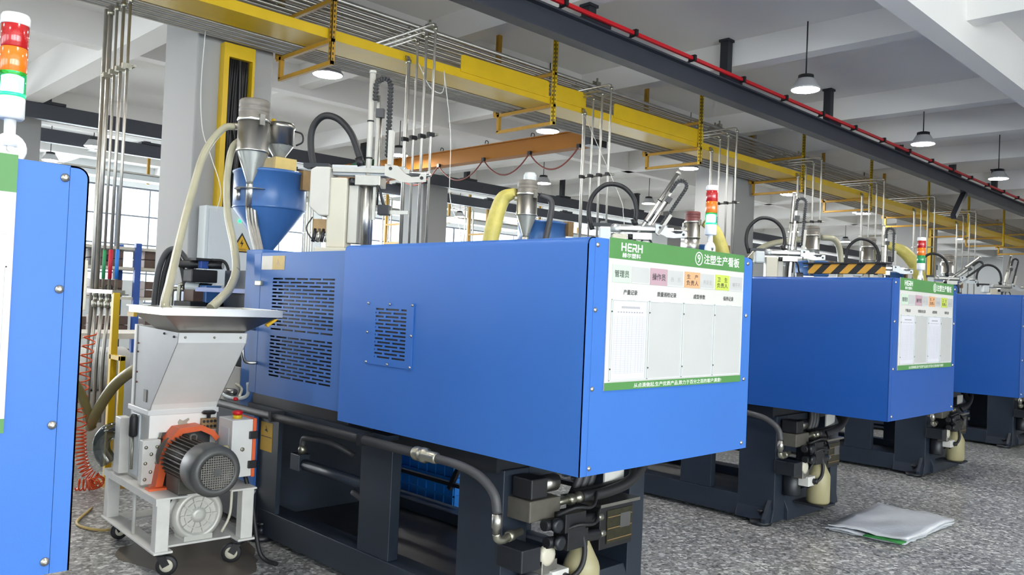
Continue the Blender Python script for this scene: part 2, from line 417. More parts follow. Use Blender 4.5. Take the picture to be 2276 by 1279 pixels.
def column(x, y, wd=0.78):
    o = struct(MB().box(x, x + wd, y, y + wd, 0, ZC).build('column', COLM, bevel=0.015)); return o
for (x, y) in ((3.25, 7.68), (12.95, 7.68), (22.6, 7.68), (32.3, 7.68), (3.25, 15.75), (12.35, 15.75), (22.6, 15.75), (-6.3, 7.68)): column(x, y)

# ================================================================== crane runways (dark beams hung from the ceiling)
def ibeam(m, y, z0, z1, xa, xb, wf=0.16, tf=0.02, tw=0.02):
    m.box(xa, xb, y - wf / 2, y + wf / 2, z0, z0 + tf); m.box(xa, xb, y - wf / 2, y + wf / 2, z1 - tf, z1)
    m.box(xa, xb, y - tw / 2, y + tw / 2, z0 + tf, z1 - tf); return m
def runway(y, z0, z1, xa, xb, hang, label, face=False):
    t = thing('crane_runway', label, 'crane beam', ((xa + xb) / 2, y, z0), 'crane runway beams under the ceiling')
    if face: MB().box(xa, xb, y - 0.07, y + 0.07, z0, z1).build('beam', BEAM, t, 0.006)
    else: ibeam(MB(), y, z0, z1, xa, xb).build('beam', BEAM, t)
    for (x, zt) in hang:
        h = MB().box(x - 0.055, x + 0.055, y - 0.055, y + 0.055, z1, zt).build('hanger_post', POST, t, 0.004)
        MB().box(x - 0.07, x + 0.07, y - 0.07, y + 0.07, zt - 0.03, zt).build('ceiling_plate', POST, h)
        MB().box(x - 0.14, x + 0.26, y - 0.09, y + 0.09, z1, z1 + 0.045).build('splice_plate', POST, h)
    return t
rw = runway(5.5, 4.2, 4.45, -8, 45, [(x, 4.65 if abs(x - 6.35) < 0.01 else ZC) for x in (-5.0, -2.2, 0.8, 3.4, 6.35, 9.0, 11.9, 14.7, 17.45, 20.2, 23.3, 25.9, 28.8)], 'long dark grey crane beam crossing the ceiling beneath the red rail')
# the sloping strut below the near runway
MB().bar((18.22, 5.5, 4.2), (17.6, 5.5, 3.65), 0.1, 0.1).build('strut', POST, rw)
runway(14.8, 4.2, 4.45, -8, 45, [(x, ZC) for x in (0.7, 3.85, 7.1, 9.95, 12.9, 16.3, 19.6)], 'dark crane beam behind the white column, nearest of the far beams', True)
runway(17.1, 4.2, 4.45, -8, 45, [(x, ZC) for x in (2.6, 6.3, 9.4, 12.6, 15.8, 19.0)], 'middle dark crane beam in the far bay', True)
rr = thing('conductor_rail', 'bright red conductor rail running along the dark crane beam', 'power rail', (18, 5.38, 4.48))
MB().box(-8, 45, 5.36, 5.4, 4.475, 4.515).build('rail', REDP, rr, 0.006)
for i in range(28):
    x = -2.0 + i * 1.12
    k = MB().bar((x, 5.5, 4.455), (x, 5.34, 4.47), 0.02, 0.015); k.box(x - 0.02, x + 0.02, 5.335, 5.425, 4.465, 4.53)
    k.build('clip', BLACK, rr)

# ================================================================== orange bridge crane in the far bay
cr = thing('bridge_crane', 'orange bridge crane girder with swagged cable in the far bay', 'crane', (9.55, 11.4, 3.97))
MB().box(9.45, 9.65, 8.15, 15.4, 4.0, 4.24).build('girder', CRANE, cr, 0.004)
MB().box(9.4, 9.7, 8.15, 15.4, 4.235, 4.25).build('top_flange', CRANE, cr)
MB().box(9.36, 9.76, 7.98, 8.15, 3.99, 4.22).build('end_carriage', BEAM, cr)
for x in (9.42, 9.7): MB().box(x - 0.03, x + 0.03, 8.03, 8.1, 4.22, 4.38).build('hanger_post', POST, cr)
for i, (y0, y1) in enumerate(((14.3, 12.9), (12.9, 11.6), (11.6, 10.4), (10.4, 9.3), (9.3, 8.25))):
    pts = [(9.42, y0 + (y1 - y0) * t, 3.99 - 0.30 * 4 * t * (1 - t)) for t in [j / 8 for j in range(9)]]
    MB().tube(pts, 0.013, 6, 2).build('festoon_cable', CFEST, cr)
    MB().box(9.4, 9.45, y1 - 0.03, y1 + 0.03, 3.97, 4.03).build('cable_trolley', BLACK, cr)
    MB().tube([(9.5, y0, 4.25), (9.5, y0 - 0.02, 4.31), (9.5, y0 + 0.04, 4.34), (9.5, y0 + 0.06, 4.29)], 0.008, 6, 4).build('lifting_eye', BLACK, cr)

h = MB().box(9.3, 9.82, 13.1, 14.6, 3.93, 4.13).build('hoist_frame', CRANE, cr, 0.01)
MB().cyl((9.36, 13.5, 4.17), (9.36, 14.2, 4.17), 0.12, n=16).build('hoist_motor', HOISTG, h)
MB().cyl((9.36, 14.25, 4.15), (9.36, 14.75, 4.15), 0.13, n=16).build('hoist_drum', CRANE, h)
MB().cyl((9.36, 12.9, 4.15), (9.36, 13.4, 4.15), 0.1, n=16).build('hoist_gearbox', CRANE, h)
# ================================================================== overhead rack: brackets, yellow trunking, steel pipes
BX = [1.0, 4.07, 7.11, 10.27, 13.5, 16.4, 19.6, 22.4, 25.4, 28.5]
LBLB = ['yellow hanging bracket at the top left, over the white column', 'yellow hanging bracket left of centre, above the tall robot mast', 'yellow hanging bracket in the middle, right of the pipe drop', 'yellow hanging bracket above the tilted robot mast', 'fourth yellow bracket along the rack, beyond the tilted mast', 'fifth yellow bracket along the rack', 'sixth yellow bracket along the rack, right side', 'seventh yellow bracket, far right', 'eighth yellow bracket, far right end', 'last yellow bracket at the far end of the rack']
def perf_bar(m, p0, p1, w_=0.05, t=0.006):
    """angle iron with a row of slot holes"""
    p0 = Vector(p0); p1 = Vector(p1)
    m.bar(p0, p1, w_, w_)
    return m
for i, x in enumerate(BX):
    t = thing('hanging_bracket', LBLB[i], 'bracket', (x, 7.12, 3.7), 'yellow brackets carrying the overhead rack')
    near = MB().box(x - 0.022, x + 0.022, 6.63, 6.636, 3.7, ZC).box(x - 0.022, x - 0.016, 6.63, 6.674, 3.7, ZC)
    near.build('front_post', YEL if i > 1 else YELD, t)
    if i < 6:
        h = MB()
        for j in range(24): h.box(x - 0.006, x + 0.006, 6.6285, 6.632, 3.74 + j * 0.05, 3.765 + j * 0.05)
        h.build('slot_row', BLACK, t)
        h2 = MB()
        for j in range(24): h2.box(x - 0.0235, x - 0.02, 6.645, 6.658, 3.74 + j * 0.05, 3.765 + j * 0.05)
        h2.build('slot_row', BLACK, t)
    MB().box(x - 0.02, x + 0.02, 7.57, 7.61, 3.72, 3.95).build('rear_upright', YELD, t)
    MB().box(x - 0.03, x + 0.03, 7.62, 7.67, 3.93, ZC).build('rear_post', YELD, t)
    MB().box(x - 0.02, x + 0.02, 6.63, 7.61, 3.7, 3.74).build('lower_rung', YELD, t, 0.003)
    MB().box(x - 0.02, x + 0.02, 6.63, 7.67, 3.91, 3.95).build('tray_rung', YELD, t, 0.003)
    MB().box(x - 0.02, x + 0.02, 6.63, 7.67, 4.29, 4.33).build('pipe_rung', YELD, t, 0.003)
ty = thing('cable_trunking', 'long yellow cable trunking on the overhead rack', 'cable tray', (15, 6.9, 3.955))
for a, b in zip([-8.0] + BX[1:], BX[1:] + [44.0]):
    MB().box(a, b - 0.006, 6.7, 7.1, 3.955, 4.05).build('trunk_section', YEL, ty, 0.003)
for (a, b) in ((5.68, 7.06), (7.14, 7.74), (8.3, 10.4)):
    MB().prism([(a, 4.02), (a, 4.19), (a + 0.03, 4.205), (b - 0.03, 4.215), (b, 4.2), (b, 4.02)], 'y', 6.688, 6.699).build('side_cover', YEL, ty)
gp = 'steel pipes lying side by side on the overhead rack'
for i in range(7):
    y = 6.74 + i * 0.12
    r = 0.018 if i % 3 else 0.026
    tag(MB().cyl((-8, y, 4.33 + r), (44, y, 4.33 + r), r, n=8).build('steel_pipe', GALV), ('nearest', 'second', 'third', 'fourth', 'fifth', 'sixth', 'farthest')[i] + ' straight steel pipe in the upper layer of the overhead rack', 'pipe', gp)
for i in range(4):
    y = 7.2 + i * 0.11
    tag(MB().cyl((-8, y, 3.95 + 0.027), (44, y, 3.95 + 0.027), 0.027, n=8).build('steel_pipe', GALV), ('nearest', 'second', 'third', 'farthest')[i] + ' straight steel pipe in the lower layer behind the yellow trunking', 'pipe', 'steel pipes behind the yellow trunking')
# pipe drops at each machine
DX = [2.38, 4.965, 7.69, 10.6, 13.35, 16.03, 18.8, 21.6]
LBLD = ['bundle of vertical steel pipes beside the leftmost blue machine', 'vertical steel pipe drop right of the tall white robot mast', 'vertical steel pipe drop behind the black cable loop above the large blue cover', 'vertical steel pipe drop beside the red amber green light on the large machine', 'vertical steel pipe drop left of the yellow column tray', 'vertical steel pipe drop at the yellow column tray, right side', 'vertical steel pipe drop near the right edge', 'vertical steel pipe drop farthest to the right']
for i, x in enumerate(DX):
    YD = 6.97 if i == 0 else 6.25; dY = 0.15 if i == 0 else 0.137
    t = thing('pipe_drop', LBLD[i], 'pipes', (x, YD + 0.2, 0.35), 'vertical pipe drops from the rack')
    tops = [3.94] * 4 if i == 0 else [4.25, 4.2, 4.16, 4.0]; rad = [0.0125, 0.014, 0.012, 0.02]
    zb = 1.52 if i == 0 else 1.0; ZK = 3.35 if i == 0 else 3.16
    for j in range(4):
        y = YD + dY * j
        top = tops[j]; e = 0.04
        pts = [(x, y, zb), (x, y, top)] if i == 0 else [(x, y, zb), (x, y, top - e), (x, y + e * 0.3, top - e * 0.3), (x, y + e, top), (x, 7.3 - 0.1 * j if j < 3 else 6.7, top)]
        MB().tube(pts, rad[j], 8, 0).build('pipe', GALV, t)
        MB().cyl((x, y, top - 0.075), (x, y, top - 0.035), rad[j] + 0.008, n=8).build('elbow_collar', ZINC, t)
        if i < 5:
            MB().box(x - 0.04, x + 0.03, y - 0.02, y + 0.02, ZK - 0.02, ZK + 0.02).build('pipe_clamp', BLACK if i else ZINC, t)
    MB().cyl((x + 0.04, YD - 0.06, ZK), (x + 0.04, YD + 3 * dY + 0.06, ZK), 0.012, n=6).build('clamp_rod', ZINC, t)
    # branch valves on the rack above each drop
    for j in range(6 if 0 < i < 5 else 0):
        yy = 6.74 + j * 0.12; xx = x + 0.3 + 0.07 * (j % 3)
        MB().box(xx - 0.03, xx + 0.05, yy - 0.028, yy + 0.028, 4.375, 4.42).cyl((xx + 0.01, yy, 4.42), (xx + 0.01, yy, 4.47), 0.014, n=6).build('branch_tee', ZINC, t)
    if i == 0:
        MB().tube([(x, 7.53, 0.4), (x, 7.53, 3.94)], 0.02, 8, 0).build('pipe', GALV, t)
        for j, tm in enumerate((None, TBLU, TRED, TGRN)):
            y = 6.97 + 0.15 * (j - 1) if j else 7.42
            if tm: MB().cyl((x, y, 1.62), (x, y, 1.86), rad[j - 1] + 0.003, n=10).build('colour_tape', tm, t)
        for j in range(4):
            y = 6.97 + 0.15 * j
            b = MB().lathe([(0.028, 0), (0.034, 0.02), (0.034, 0.05), (0.022, 0.06), (0.022, 0.09), (0.03, 0.1), (0.03, 0.13), (0.018, 0.14)], (x, y, 1.38), 10); b.build('ball_valve', ZINC, t)
            MB().box(x - 0.015, x + 0.1, y - 0.012, y + 0.012, 1.49, 1.5).build('valve_handle', TBLU if j == 1 else ZINC, t)
            MB().tube([(x, y, 1.38), (x - 0.02, y, 1.0), (x - 0.03, y - 0.02, 0.45)], 0.016, 8, 0).build('lower_pipe', GALV, t)
        MB().box(x - 0.05, x + 0.05, 6.9, 7.5, 1.5, 1.53).build('manifold_bar', ZINC, t)
# yellow guard posts in front of the left pipe bundle
t = thing('guard_post', 'yellow square guard post at the foot of the left pipe bundle', 'post', (2.35, 6.9, 0), None)
MB().box(2.335, 2.385, 6.87, 6.92, 0, 1.51).build('tall_post', YEL, t, 0.003)
MB().box(2.335, 2.375, 6.66, 6.7, 0, 1.02).build('short_post', YEL, t, 0.003)
MB().box(2.335, 2.375, 6.66, 6.9, 0.985, 1.02).build('rail', YEL, t)
MB().box(2.28, 2.44, 6.62, 6.96, 0, 0.012).build('foot_plate', YELD, t)

# yellow vertical cable tray on the columns, full of black cables
def col_tray(x, y, zb, label):
    t = thing('column_cable_tray', label, 'cable tray', (x + 0.2, y, zb), 'yellow vertical trays on the columns')
    MB().box(x, x + 0.05, y - 0.1, y, zb, 3.82).build('side_rail', YEL, t)
    MB().box(x + 0.29, x + 0.315, y - 0.1, y, zb, 3.82).build('side_rail', YEL, t)
    MB().box(x, x + 0.315, y - 0.1, y, 3.82, 3.95).build('top_plate', YEL, t)
    MB().box(x + 0.05, x + 0.29, y - 0.012, y, zb, 3.82).build('back_sheet', BLACK, t)
    for j in range(9):
        xx = x + 0.07 + j * 0.024; d = 0.01 * R.random()
        MB().tube([(xx, y - 0.03 - d, zb), (xx + R.uniform(-.02, .02), y - 0.04 - d, zb + 0.6), (xx + R.uniform(-.02, .02), y - 0.03 - d, 3.2), (xx, y - 0.04, 3.82)], 0.012, 6, 4).build('cable', RUB if j != 5 else DHOSE, t)
    return t
col_tray(3.47, 7.68, 2.35, 'yellow vertical cable tray full of black cables on the near column')
col_tray(23.35 - 0.76, 7.68, 1.0, 'yellow vertical cable tray on the far right column')
# electrical cabinet on the near column
t = thing('electrical_cabinet', 'light grey electrical cabinet with yellow warning triangle on the column', 'cabinet', (3.65, 7.6, 0.9))
MB().box(3.33, 3.98, 7.5, 7.66, 0.9, 2.36).build('body', CABG, t, 0.006)
d = MB().box(3.36, 3.95, 7.487, 7.5, 0.93, 2.33).build('door', CABG, t, 0.004)
for (x, mm) in ((3.66, LEDG), (3.745, LEDR)):
    MB().lathe([(0.016, 0), (0.016, 0.012), (0.011, 0.018)], (x, 7.487, 2.24), 12, (0, -1, 0)).build('pilot_light', mm, d)
MB().prism([(3.58, 1.94), (3.80, 1.94), (3.69, 2.13)], 'y', 7.483, 7.487).build('warning_triangle', INK, d)
MB().prism([(3.603, 1.952), (3.777, 1.952), (3.69, 2.104)], 'y', 7.481, 7.484).build('warning_face', STICK, d)
MB().prism([(3.695, 2.07), (3.672, 2.02), (3.69, 2.02), (3.682, 1.985), (3.707, 2.035), (3.69, 2.035)], 'y', 7.479, 7.482).build('flash_mark', INK, d)
text_mesh('有电危险', (3.65, 3.735, 1.978, 1.958), 7.48, INK, 'warning_text', d)

# ================================================================== high bay lamps
LG = [(4.83, 7.95, 4.0), (8.38, 7.93, 4.0), (11.97, 7.96, 4.0), (15.6, 7.95, 4.0), (8.98, 4.43, 4.17), (12.6, 4.38, 4.14), (16.5, 4.43, 4.17), (20.3, 4.42, 4.17), (8.95, 12.17, 4.17), (12.8, 12.18, 4.17), (16.6, 12.17, 4.17), (1.28, 4.42, 4.17), (5.14, 4.42, 4.17), (1.28, 0.3, 4.17), (5.14, 0.3, 4.17), (8.97, 0.3, 4.17), (5.14, 12.17, 4.17), (19.2, 7.95, 4.0)]
LL = ['round lit bay lamp below the left yellow bracket', 'round lit bay lamp below the middle yellow bracket', 'round lit bay lamp below the bracket at the tilted mast', 'round lit bay lamp behind the right pipe drops', 'large hanging bay lamp above the red rail, right of centre', 'hanging bay lamp above the red rail, right side', 'hanging bay lamp above the red rail near the right edge', 'small bay lamp at the far right', 'hanging bay lamp left of the tall pipe drop, in front of the orange crane', 'hanging bay lamp beside the silver loader with the yellow sleeve', 'small bay lamp behind the tilted robot mast', 'bay lamp above the leftmost machine', 'bay lamp over the aisle in front of the near column', 'bay lamp over the camera aisle, left', 'bay lamp over the camera aisle, middle', 'bay lamp over the camera aisle, right', 'bay lamp behind the near white column', 'bay lamp over the far right machines']
EX = []
for yy in (0.3, 4.42, 8.5, 12.17, 16.6, 19.3):
    for xx in (-2.57, 1.28, 5.14, 8.97, 12.68, 16.6, 20.3, 24.2, 28.0):
        if not any(abs(xx - a) < 1 and abs(yy - b) < 1 for (a, b, c) in LG[:18]): EX.append((xx, yy, 4.17))
for p in EX: LG.append(p); LL.append('bay lamp %s, %s from the left' % ({0.3: 'over the near aisle', 4.42: 'over the row of blue machines', 8.5: 'along the pipe rack', 12.17: 'beside the orange crane', 16.6: 'behind the first far crane beam', 19.3: 'above the far pipe rack'}[p[1]], {-2.57: 'first', 1.28: 'second', 5.14: 'third', 8.97: 'fourth', 12.68: 'fifth', 16.6: 'sixth', 20.3: 'seventh', 24.2: 'eighth', 28.0: 'ninth'}[p[0]]))
lp = None
for (p, lb) in zip(LG, LL):
    if lp is None:
        lp = thing('bay_lamp', lb, 'lamp', p, 'round high bay lamps')
        x, y, z = p
        MB().lathe([(0.162, 0.0), (0.168, 0.004), (0.168, 0.016), (0.155, 0.03), (0.098, 0.125), (0.09, 0.13), (0.02, 0.132)], p, 28).build('shade', LAMPSH, lp)
        MB().lathe([(0.1, 0.125), (0.088, 0.13), (0.086, 0.17), (0.06, 0.178), (0.02, 0.18)], p, 24).build('driver_cap', BLACK, lp)
        MB().cyl((x, y, z - 0.003), (x, y, z + 0.001), 0.155, n=28).build('lit_disc', LAMPE, lp)
        MB().cyl((x, y, z + 0.178), (x, y, ZC), 0.008, n=6).build('cord', BLACK, lp)
    else: copy_tree(lp, None, p, lb)
# ================================================================== injection moulding machines
PX = 3.09                                   # pitch of the row
def slot_sheet(m, x0, x1, ya, yb, za, zb, rows, ln, gap, h):
    """perforated strip sheet in the YZ plane: solid strips between rows, short webs between slots"""
    rows = sorted(rows); z = za
    for k, zr in enumerate(rows):
        m.box(x0, x1, ya, yb, z, zr - h / 2); z = zr + h / 2
        y = ya - (ln + gap) * (0.5 if k % 2 else 0.0); first = True
        e = ya
        while y < yb - 1e-6:
            s0 = max(y, ya); s1 = min(y + ln, yb)
            if s1 > s0:
                if s0 > e + 1e-6: m.box(x0, x1, e, s0, zr - h / 2, zr + h / 2)
                e = s1
            y += ln + gap
        if e < yb - 1e-6: m.box(x0, x1, e, yb, zr - h / 2, zr + h / 2)
    m.box(x0, x1, ya, yb, z, zb)
    return m
def screw(m, x, y, z, ax, r=0.009):
    m.lathe([(r * 1.15, 0), (r * 1.15, 0.002), (r, 0.003), (r * 0.8, 0.006), (r * 0.3, 0.0075)], (x, y, z), 10, ax); return m

def machine(label, X, typ, ly, seam, scr):
    t = thing('injection_machine', label, 'machine', (X, 2.1, 0), 'blue injection moulding machines in the row')
    W_ = 1.28; zb, zt = 0.888, 1.838; e = 0.004
    # clamp cover: sheets with rolled corner strips
    m = MB(); rc_ = 0.028
    def prof(ins):
        o_ = [(X + ins, zb)]
        for k in range(7): a_ = PI - PI / 2 * k / 6; o_.append((X + rc_ + (rc_ - ins) * math.cos(a_), zt - rc_ + (rc_ - ins) * math.sin(a_)))
        for k in range(7): a_ = PI / 2 - PI / 2 * k / 6; o_.append((X + W_ - rc_ + (rc_ - ins) * math.cos(a_), zt - rc_ + (rc_ - ins) * math.sin(a_)))
        o_.append((X + W_ - ins, zb)); return o_
    po, pi_ = prof(0), prof(e)
    for (pr, flip) in ((po, False), (pi_, True)):
        n0 = len(m.v); k0 = len(pr)
        m.v += [V(p, 2.1, q) for (p, q) in pr] + [V(p, 3.82, q) for (p, q) in pr]
        for k in range(k0 - 1):
            q = [n0 + k, n0 + k + 1, n0 + k0 + k + 1, n0 + k0 + k]; m.face(q if not flip else q[::-1], 0 < k < k0 - 2 and k != 7)
    for yy in (2.1, 3.82):
        n0 = len(m.v); k0 = len(po); m.v += [V(p, yy, q) for (p, q) in po] + [V(p, yy, q) for (p, q) in pi_]
        for k in range(k0 - 1): m.face([n0 + k, n0 + k + 1, n0 + k0 + k + 1, n0 + k0 + k])
    half = [q for q in po[:8]] + [(X + seam, zt), (X + seam, zb)]
    m.prism(half, 'y', 2.1, 2.104); m.prism([(2 * X + W_ - p, q) for (p, q) in reversed(half)], 'y', 2.1, 2.104)
    m.box(X + e, X + 0.05, 2.104, 3.82, zb, zb + e); m.box(X + W_ - 0.05, X + W_ - e, 2.104, 3.82, zb, zb + e)
    m.box(X + e, X + W_ - e, 3.812, 3.818, zb + 0.3, zt - 0.03)
    m.build('clamp_cover', PAINT if typ == 'A' else DARKBLUE, t)
    ep = MB().box(X + seam + 0.001, X + W_ - seam - 0.001, 2.0985, 2.1035, zb, zt - 0.002).build('end_panel', PAINT if typ == 'A' else DARKBLUE, t, 0.001)
    for sx in (X + scr, X + W_ - scr):
        for z in (zb + 0.03, zb + 0.345, zb + 0.66, zt - 0.03):
            screw(MB(), sx, 2.0985, z, (0, -1, 0)).build('screw', STEELR, ep)
    # grip bracket on the right flank
    MB().tube([(X + W_ + 0.002, 2.2, 1.5), (X + W_ + 0.03, 2.2, 1.5), (X + W_ + 0.03, 2.2, 1.62), (X + W_ + 0.002, 2.2, 1.62)], 0.008, 8, 0).build('side_handle', CREAM, t)
    # inner dark machine mass under the cover
    m = MB(); m.box(X + 0.1, X + 1.18, ly + 0.05, 4.85, 0.80, 1.0); m.box(X + 0.08, X + 1.2, ly + 0.02, ly + 0.25, 0.8, 1.5); m.box(X + 0.08, X + 1.2, 3.6, 3.8, 0.8, 1.5)
    m.build('platen_block', NAVY2, t)
    # base frame: sills, posts, end frame and feet
    xa, xb = X + 0.11, X + 1.17
    MB().box(xa, xa + 0.14, ly + 0.3, 4.86, 0.03, 0.19).build('side_sill', NAVY, t, 0.004)
    MB().box(xb - 0.14, xb, ly + 0.3, 4.86, 0.03, 0.19).build('side_sill', NAVY, t, 0.004)
    MB().box(xa + 0.14, xb - 0.14, ly + 0.2, 4.86, 0.1, 0.12).build('drip_floor', NAVY2, t)
    # end legs, slightly flared at the foot
    MB().prism([(xa, 0.81), (xa, 0.12), (xa - 0.03, 0.03), (xa + 0.16, 0.03), (xa + 0.16, 0.81)], 'y', ly, ly + 0.3).build('end_leg', NAVY, t, 0.004)
    MB().prism([(xb, 0.81), (xb, 0.12), (xb + 0.03, 0.03), (xb - 0.13, 0.03), (xb - 0.13, 0.81)], 'y', ly, ly + 0.3).build('end_leg', NAVY, t, 0.004)
    MB().prism([(ly - 0.03, 0.03), (ly - 0.03, 0.1), (ly + 0.02, 0.22), (ly + 0.2, 0.22), (ly + 0.2, 0.03)], 'x', xa + 0.16, xb - 0.13).build('end_sill', NAVY, t, 0.004)
    MB().box(xa + 0.16, xb - 0.13, ly, ly + 0.3, 0.76, 0.81).build('end_beam', NAVY, t)
    MB().box(xa + 0.005, xa + 0.07, 3.47, 3.75, 0.19, 0.81).build('middle_post', NAVY, t, 0.004)
    MB().box(xb - 0.13, xb, 3.45, 3.7, 0.19, 0.81).build('middle_post', NAVY, t, 0.004)
    MB().box(xa, xb, 4.86, 4.92, 0.03, 0.81).build('back_plate', NAVY, t, 0.004)
    MB().box(xa, xa + 0.03, 4.64, 4.86, 0.19, 0.81).build('side_plate', NAVY, t)
    MB().box(xb - 0.05, xb, ly + 0.3, 4.86, 0.72, 0.81).build('top_rail', NAVY, t)
    MB().box(xa + 0.01, xa + 0.05, ly + 0.3, 4.64, 0.815, 0.835).build('top_rail', NAVY, t)
    m = MB(); 
    for zz in (0.52, 0.32): m.box(xb - 0.03, xb, ly + 0.3, 4.86, zz, zz + 0.025)
    m.build('brace_rail', NAVY2, t)
    MB().bar((xb - 0.02, 4.2, 0.3), (xb - 0.02, 3.95, 0.76), 0.03, 0.03).build('brace', NAVY2, t)
    for (fx, fy) in ((xa + 0.05, ly + 0.1), (xb - 0.05, ly + 0.1), (xa + 0.05, 4.8), (xb - 0.05, 4.8)):
        f = MB().lathe([(0.075, 0), (0.08, 0.01), (0.08, 0.03), (0.05, 0.04), (0.02, 0.045), (0.02, 0.09), (0.03, 0.09), (0.03, 0.11)], (fx - (0.05 if fx < X + 0.6 else -0.05), fy, 0), 16)
        f.build('levelling_foot', NAVY2, t)
    MB().prism([(xa - 0.002, 0.19), (xa - 0.002, 0.03), (xa - 0.09, 0.03), (xa - 0.09, 0.06)], 'y', ly + 0.02, ly + 0.05).build('foot_gusset', NAVY, t)
    MB().prism([(xa - 0.002, 0.3), (xa - 0.002, 0.03), (xa - 0.12, 0.03), (xa - 0.10, 0.1)], 'y', 4.88, 4.91).build('foot_gusset', NAVY, t)
    MB().box(X + 0.06, X + 0.1, 3.8, 4.9, 0.86, 0.92).build('gate_track', NAVY2, t)
    MB().box(X + 0.03, X + 0.1, 3.4, 4.9, 0.835, 0.86).build('gate_track', NAVY, t)
    # hydraulic line under the cover
    MB().cyl((X - 0.03, 5.25, 0.827), (X - 0.03, ly + 0.45, 0.83), 0.024, n=12).build('hydraulic_pipe', RUB, t)
    for y in (4.45, ly + 0.9): MB().box(X - 0.06, X + 0.03, y - 0.015, y + 0.015, 0.8, 0.86).build('pipe_bracket', NAVY2, t)
    q = ly - 2.63
    MB().lathe([(0.028, 0), (0.034, 0.01), (0.034, 0.04), (0.028, 0.05), (0.036, 0.055), (0.036, 0.09), (0.026, 0.1), (0.028, 0.16), (0.022, 0.17)], (X - 0.03, ly + 0.47, 0.83), 12, (0, -1, 0)).build('hose_fitting', ZINC, t)
    MB().tube([(X - 0.03, ly + 0.33, 0.83), (X - 0.03, 2.78 + q, 0.825), (X - 0.03, 2.64 + q, 0.80), (X - 0.025, 2.55 + q, 0.74), (X - 0.02, 2.53 + q, 0.66)], 0.021, 10, 6).build('hydraulic_hose', DHOSE, t)
    MB().lathe([(0.023, 0), (0.023, 0.06), (0.017, 0.065), (0.017, 0.085)], (X - 0.02, 2.53 + q, 0.66), 12, (0, 0, -1)).build('hose_fitting', STEELR, t)
    MB().tube([(X - 0.02, 2.53 + q, 0.575), (X - 0.012, 2.53 + q, 0.55), (X + 0.02, 2.53 + q, 0.54), (X + 0.06, 2.54 + q, 0.545)], 0.017, 10, 4).build('elbow', ZINC, t)
    MB().lathe([(0.022, 0), (0.024, 0.01), (0.024, 0.03), (0.018, 0.032), (0.018, 0.09)], (X + 0.06, 2.54 + q, 0.545), 10, (1, 0.1, 0.1)).build('hose_fitting', ZINC, t)
    # hydraulic manifold on the end of the base
    y = 2.52 + q
    hm = MB().box(X + 0.14, X + 0.34, y - 0.03, y + 0.12, 0.60, 0.695).build('manifold_block', MOTOR, t, 0.006)
    MB().box(X + 0.145, X + 0.25, y - 0.03, y + 0.09, 0.70, 0.79).build('solenoid_box', BLACK, t, 0.006)
    MB().cyl((X + 0.25, y + 0.02, 0.75), (X + 0.345, y + 0.02, 0.75), 0.04, n=16).build('solenoid_sleeve', STEELR, t)
    MB().cyl((X + 0.33, y + 0.02, 0.755), (X + 0.36, y + 0.02, 0.755), 0.03, n=12).build('solenoid_nut', BLACK, t)
    for (dx, dz) in ((0.2, 0.59), (0.22, 0.51)):
        g = MB(); g.cyl((X + dx, y - 0.06, dz), (X + dx + 0.36, y - 0.06, dz - 0.02), 0.026, n=12); g.box(X + dx + 0.1, X + dx + 0.24, y - 0.1, y - 0.01, dz - 0.045, dz + 0.04); g.build('directional_valve', BLACK, t, 0.003)
        MB().cyl((X + dx + 0.36, y - 0.06, dz - 0.02), (X + dx + 0.4, y - 0.06, dz - 0.02), 0.018, n=10).build('valve_end', ZINC, t)
        MB().lathe([(0.032, 0), (0.032, 0.02), (0.02, 0.024)], (X + dx + 0.05, y - 0.085, dz), 12, (0, -1, 0)).build('valve_coil', NAVY2, t)
        MB().tube([(X + dx + 0.08, y - 0.06, dz + 0.03), (X + dx + 0.14, y - 0.12, dz + 0.07), (X + dx + 0.26, y - 0.12, dz + 0.06), (X + dx + 0.36, y - 0.06, dz + 0.1)], 0.008, 6, 5).build('valve_cable', RUB, t)
    MB().box(X + 0.34, X + 0.37, y - 0.075, y - 0.07, 0.565, 0.585).build('valve_tag', TBLU, t)
    MB().box(X + 0.07, X + 0.19, y - 0.06, y + 0.1, 0.40, 0.50).build('pump_motor', NAVY2, t, 0.006)
    MB().lathe([(0.04, 0), (0.045, 0.01), (0.045, 0.03), (0.03, 0.034), (0.02, 0.036)], (X + 0.24, y - 0.03, 0.45), 16, (0, -1, 0)).build('pressure_dial', CREAM, t)
    MB().box(X + 0.2, X + 0.30, y - 0.06, y + 0.03, 0.37, 0.43).build('cast_block', STEELR, t, 0.004)
    MB().box(X + 0.25, X + 0.36, y - 0.08, y + 0.0, 0.31, 0.38).build('cast_block', GRIME, t, 0.004)
    MB().lathe([(0.02, 0), (0.02, 0.03), (0.012, 0.034)], (X + 0.33, y - 0.08, 0.345), 10, (0, -1, 0)).build('port_plug', BLACK, t)
    MB().tube([(X + 0.42, y - 0.08, 0.56), (X + 0.44, y - 0.1, 0.45), (X + 0.40, y - 0.1, 0.36), (X + 0.3, y - 0.05, 0.3)], 0.012, 8, 5).build('drain_hose', RUB, t)
    MB().cyl((X + 0.28, y, 0.655), (X + 0.44, y - 0.02, 0.67), 0.017, n=10).build('pipe_stub', ZINC, t)
    MB().lathe([(0.024, 0), (0.026, 0.01), (0.026, 0.03), (0.02, 0.035), (0.02, 0.05), (0.026, 0.055), (0.026, 0.08)], (X + 0.4, y - 0.02, 0.667), 10, (1, -0.1, 0.08)).build('hose_fitting', ZINC, t)
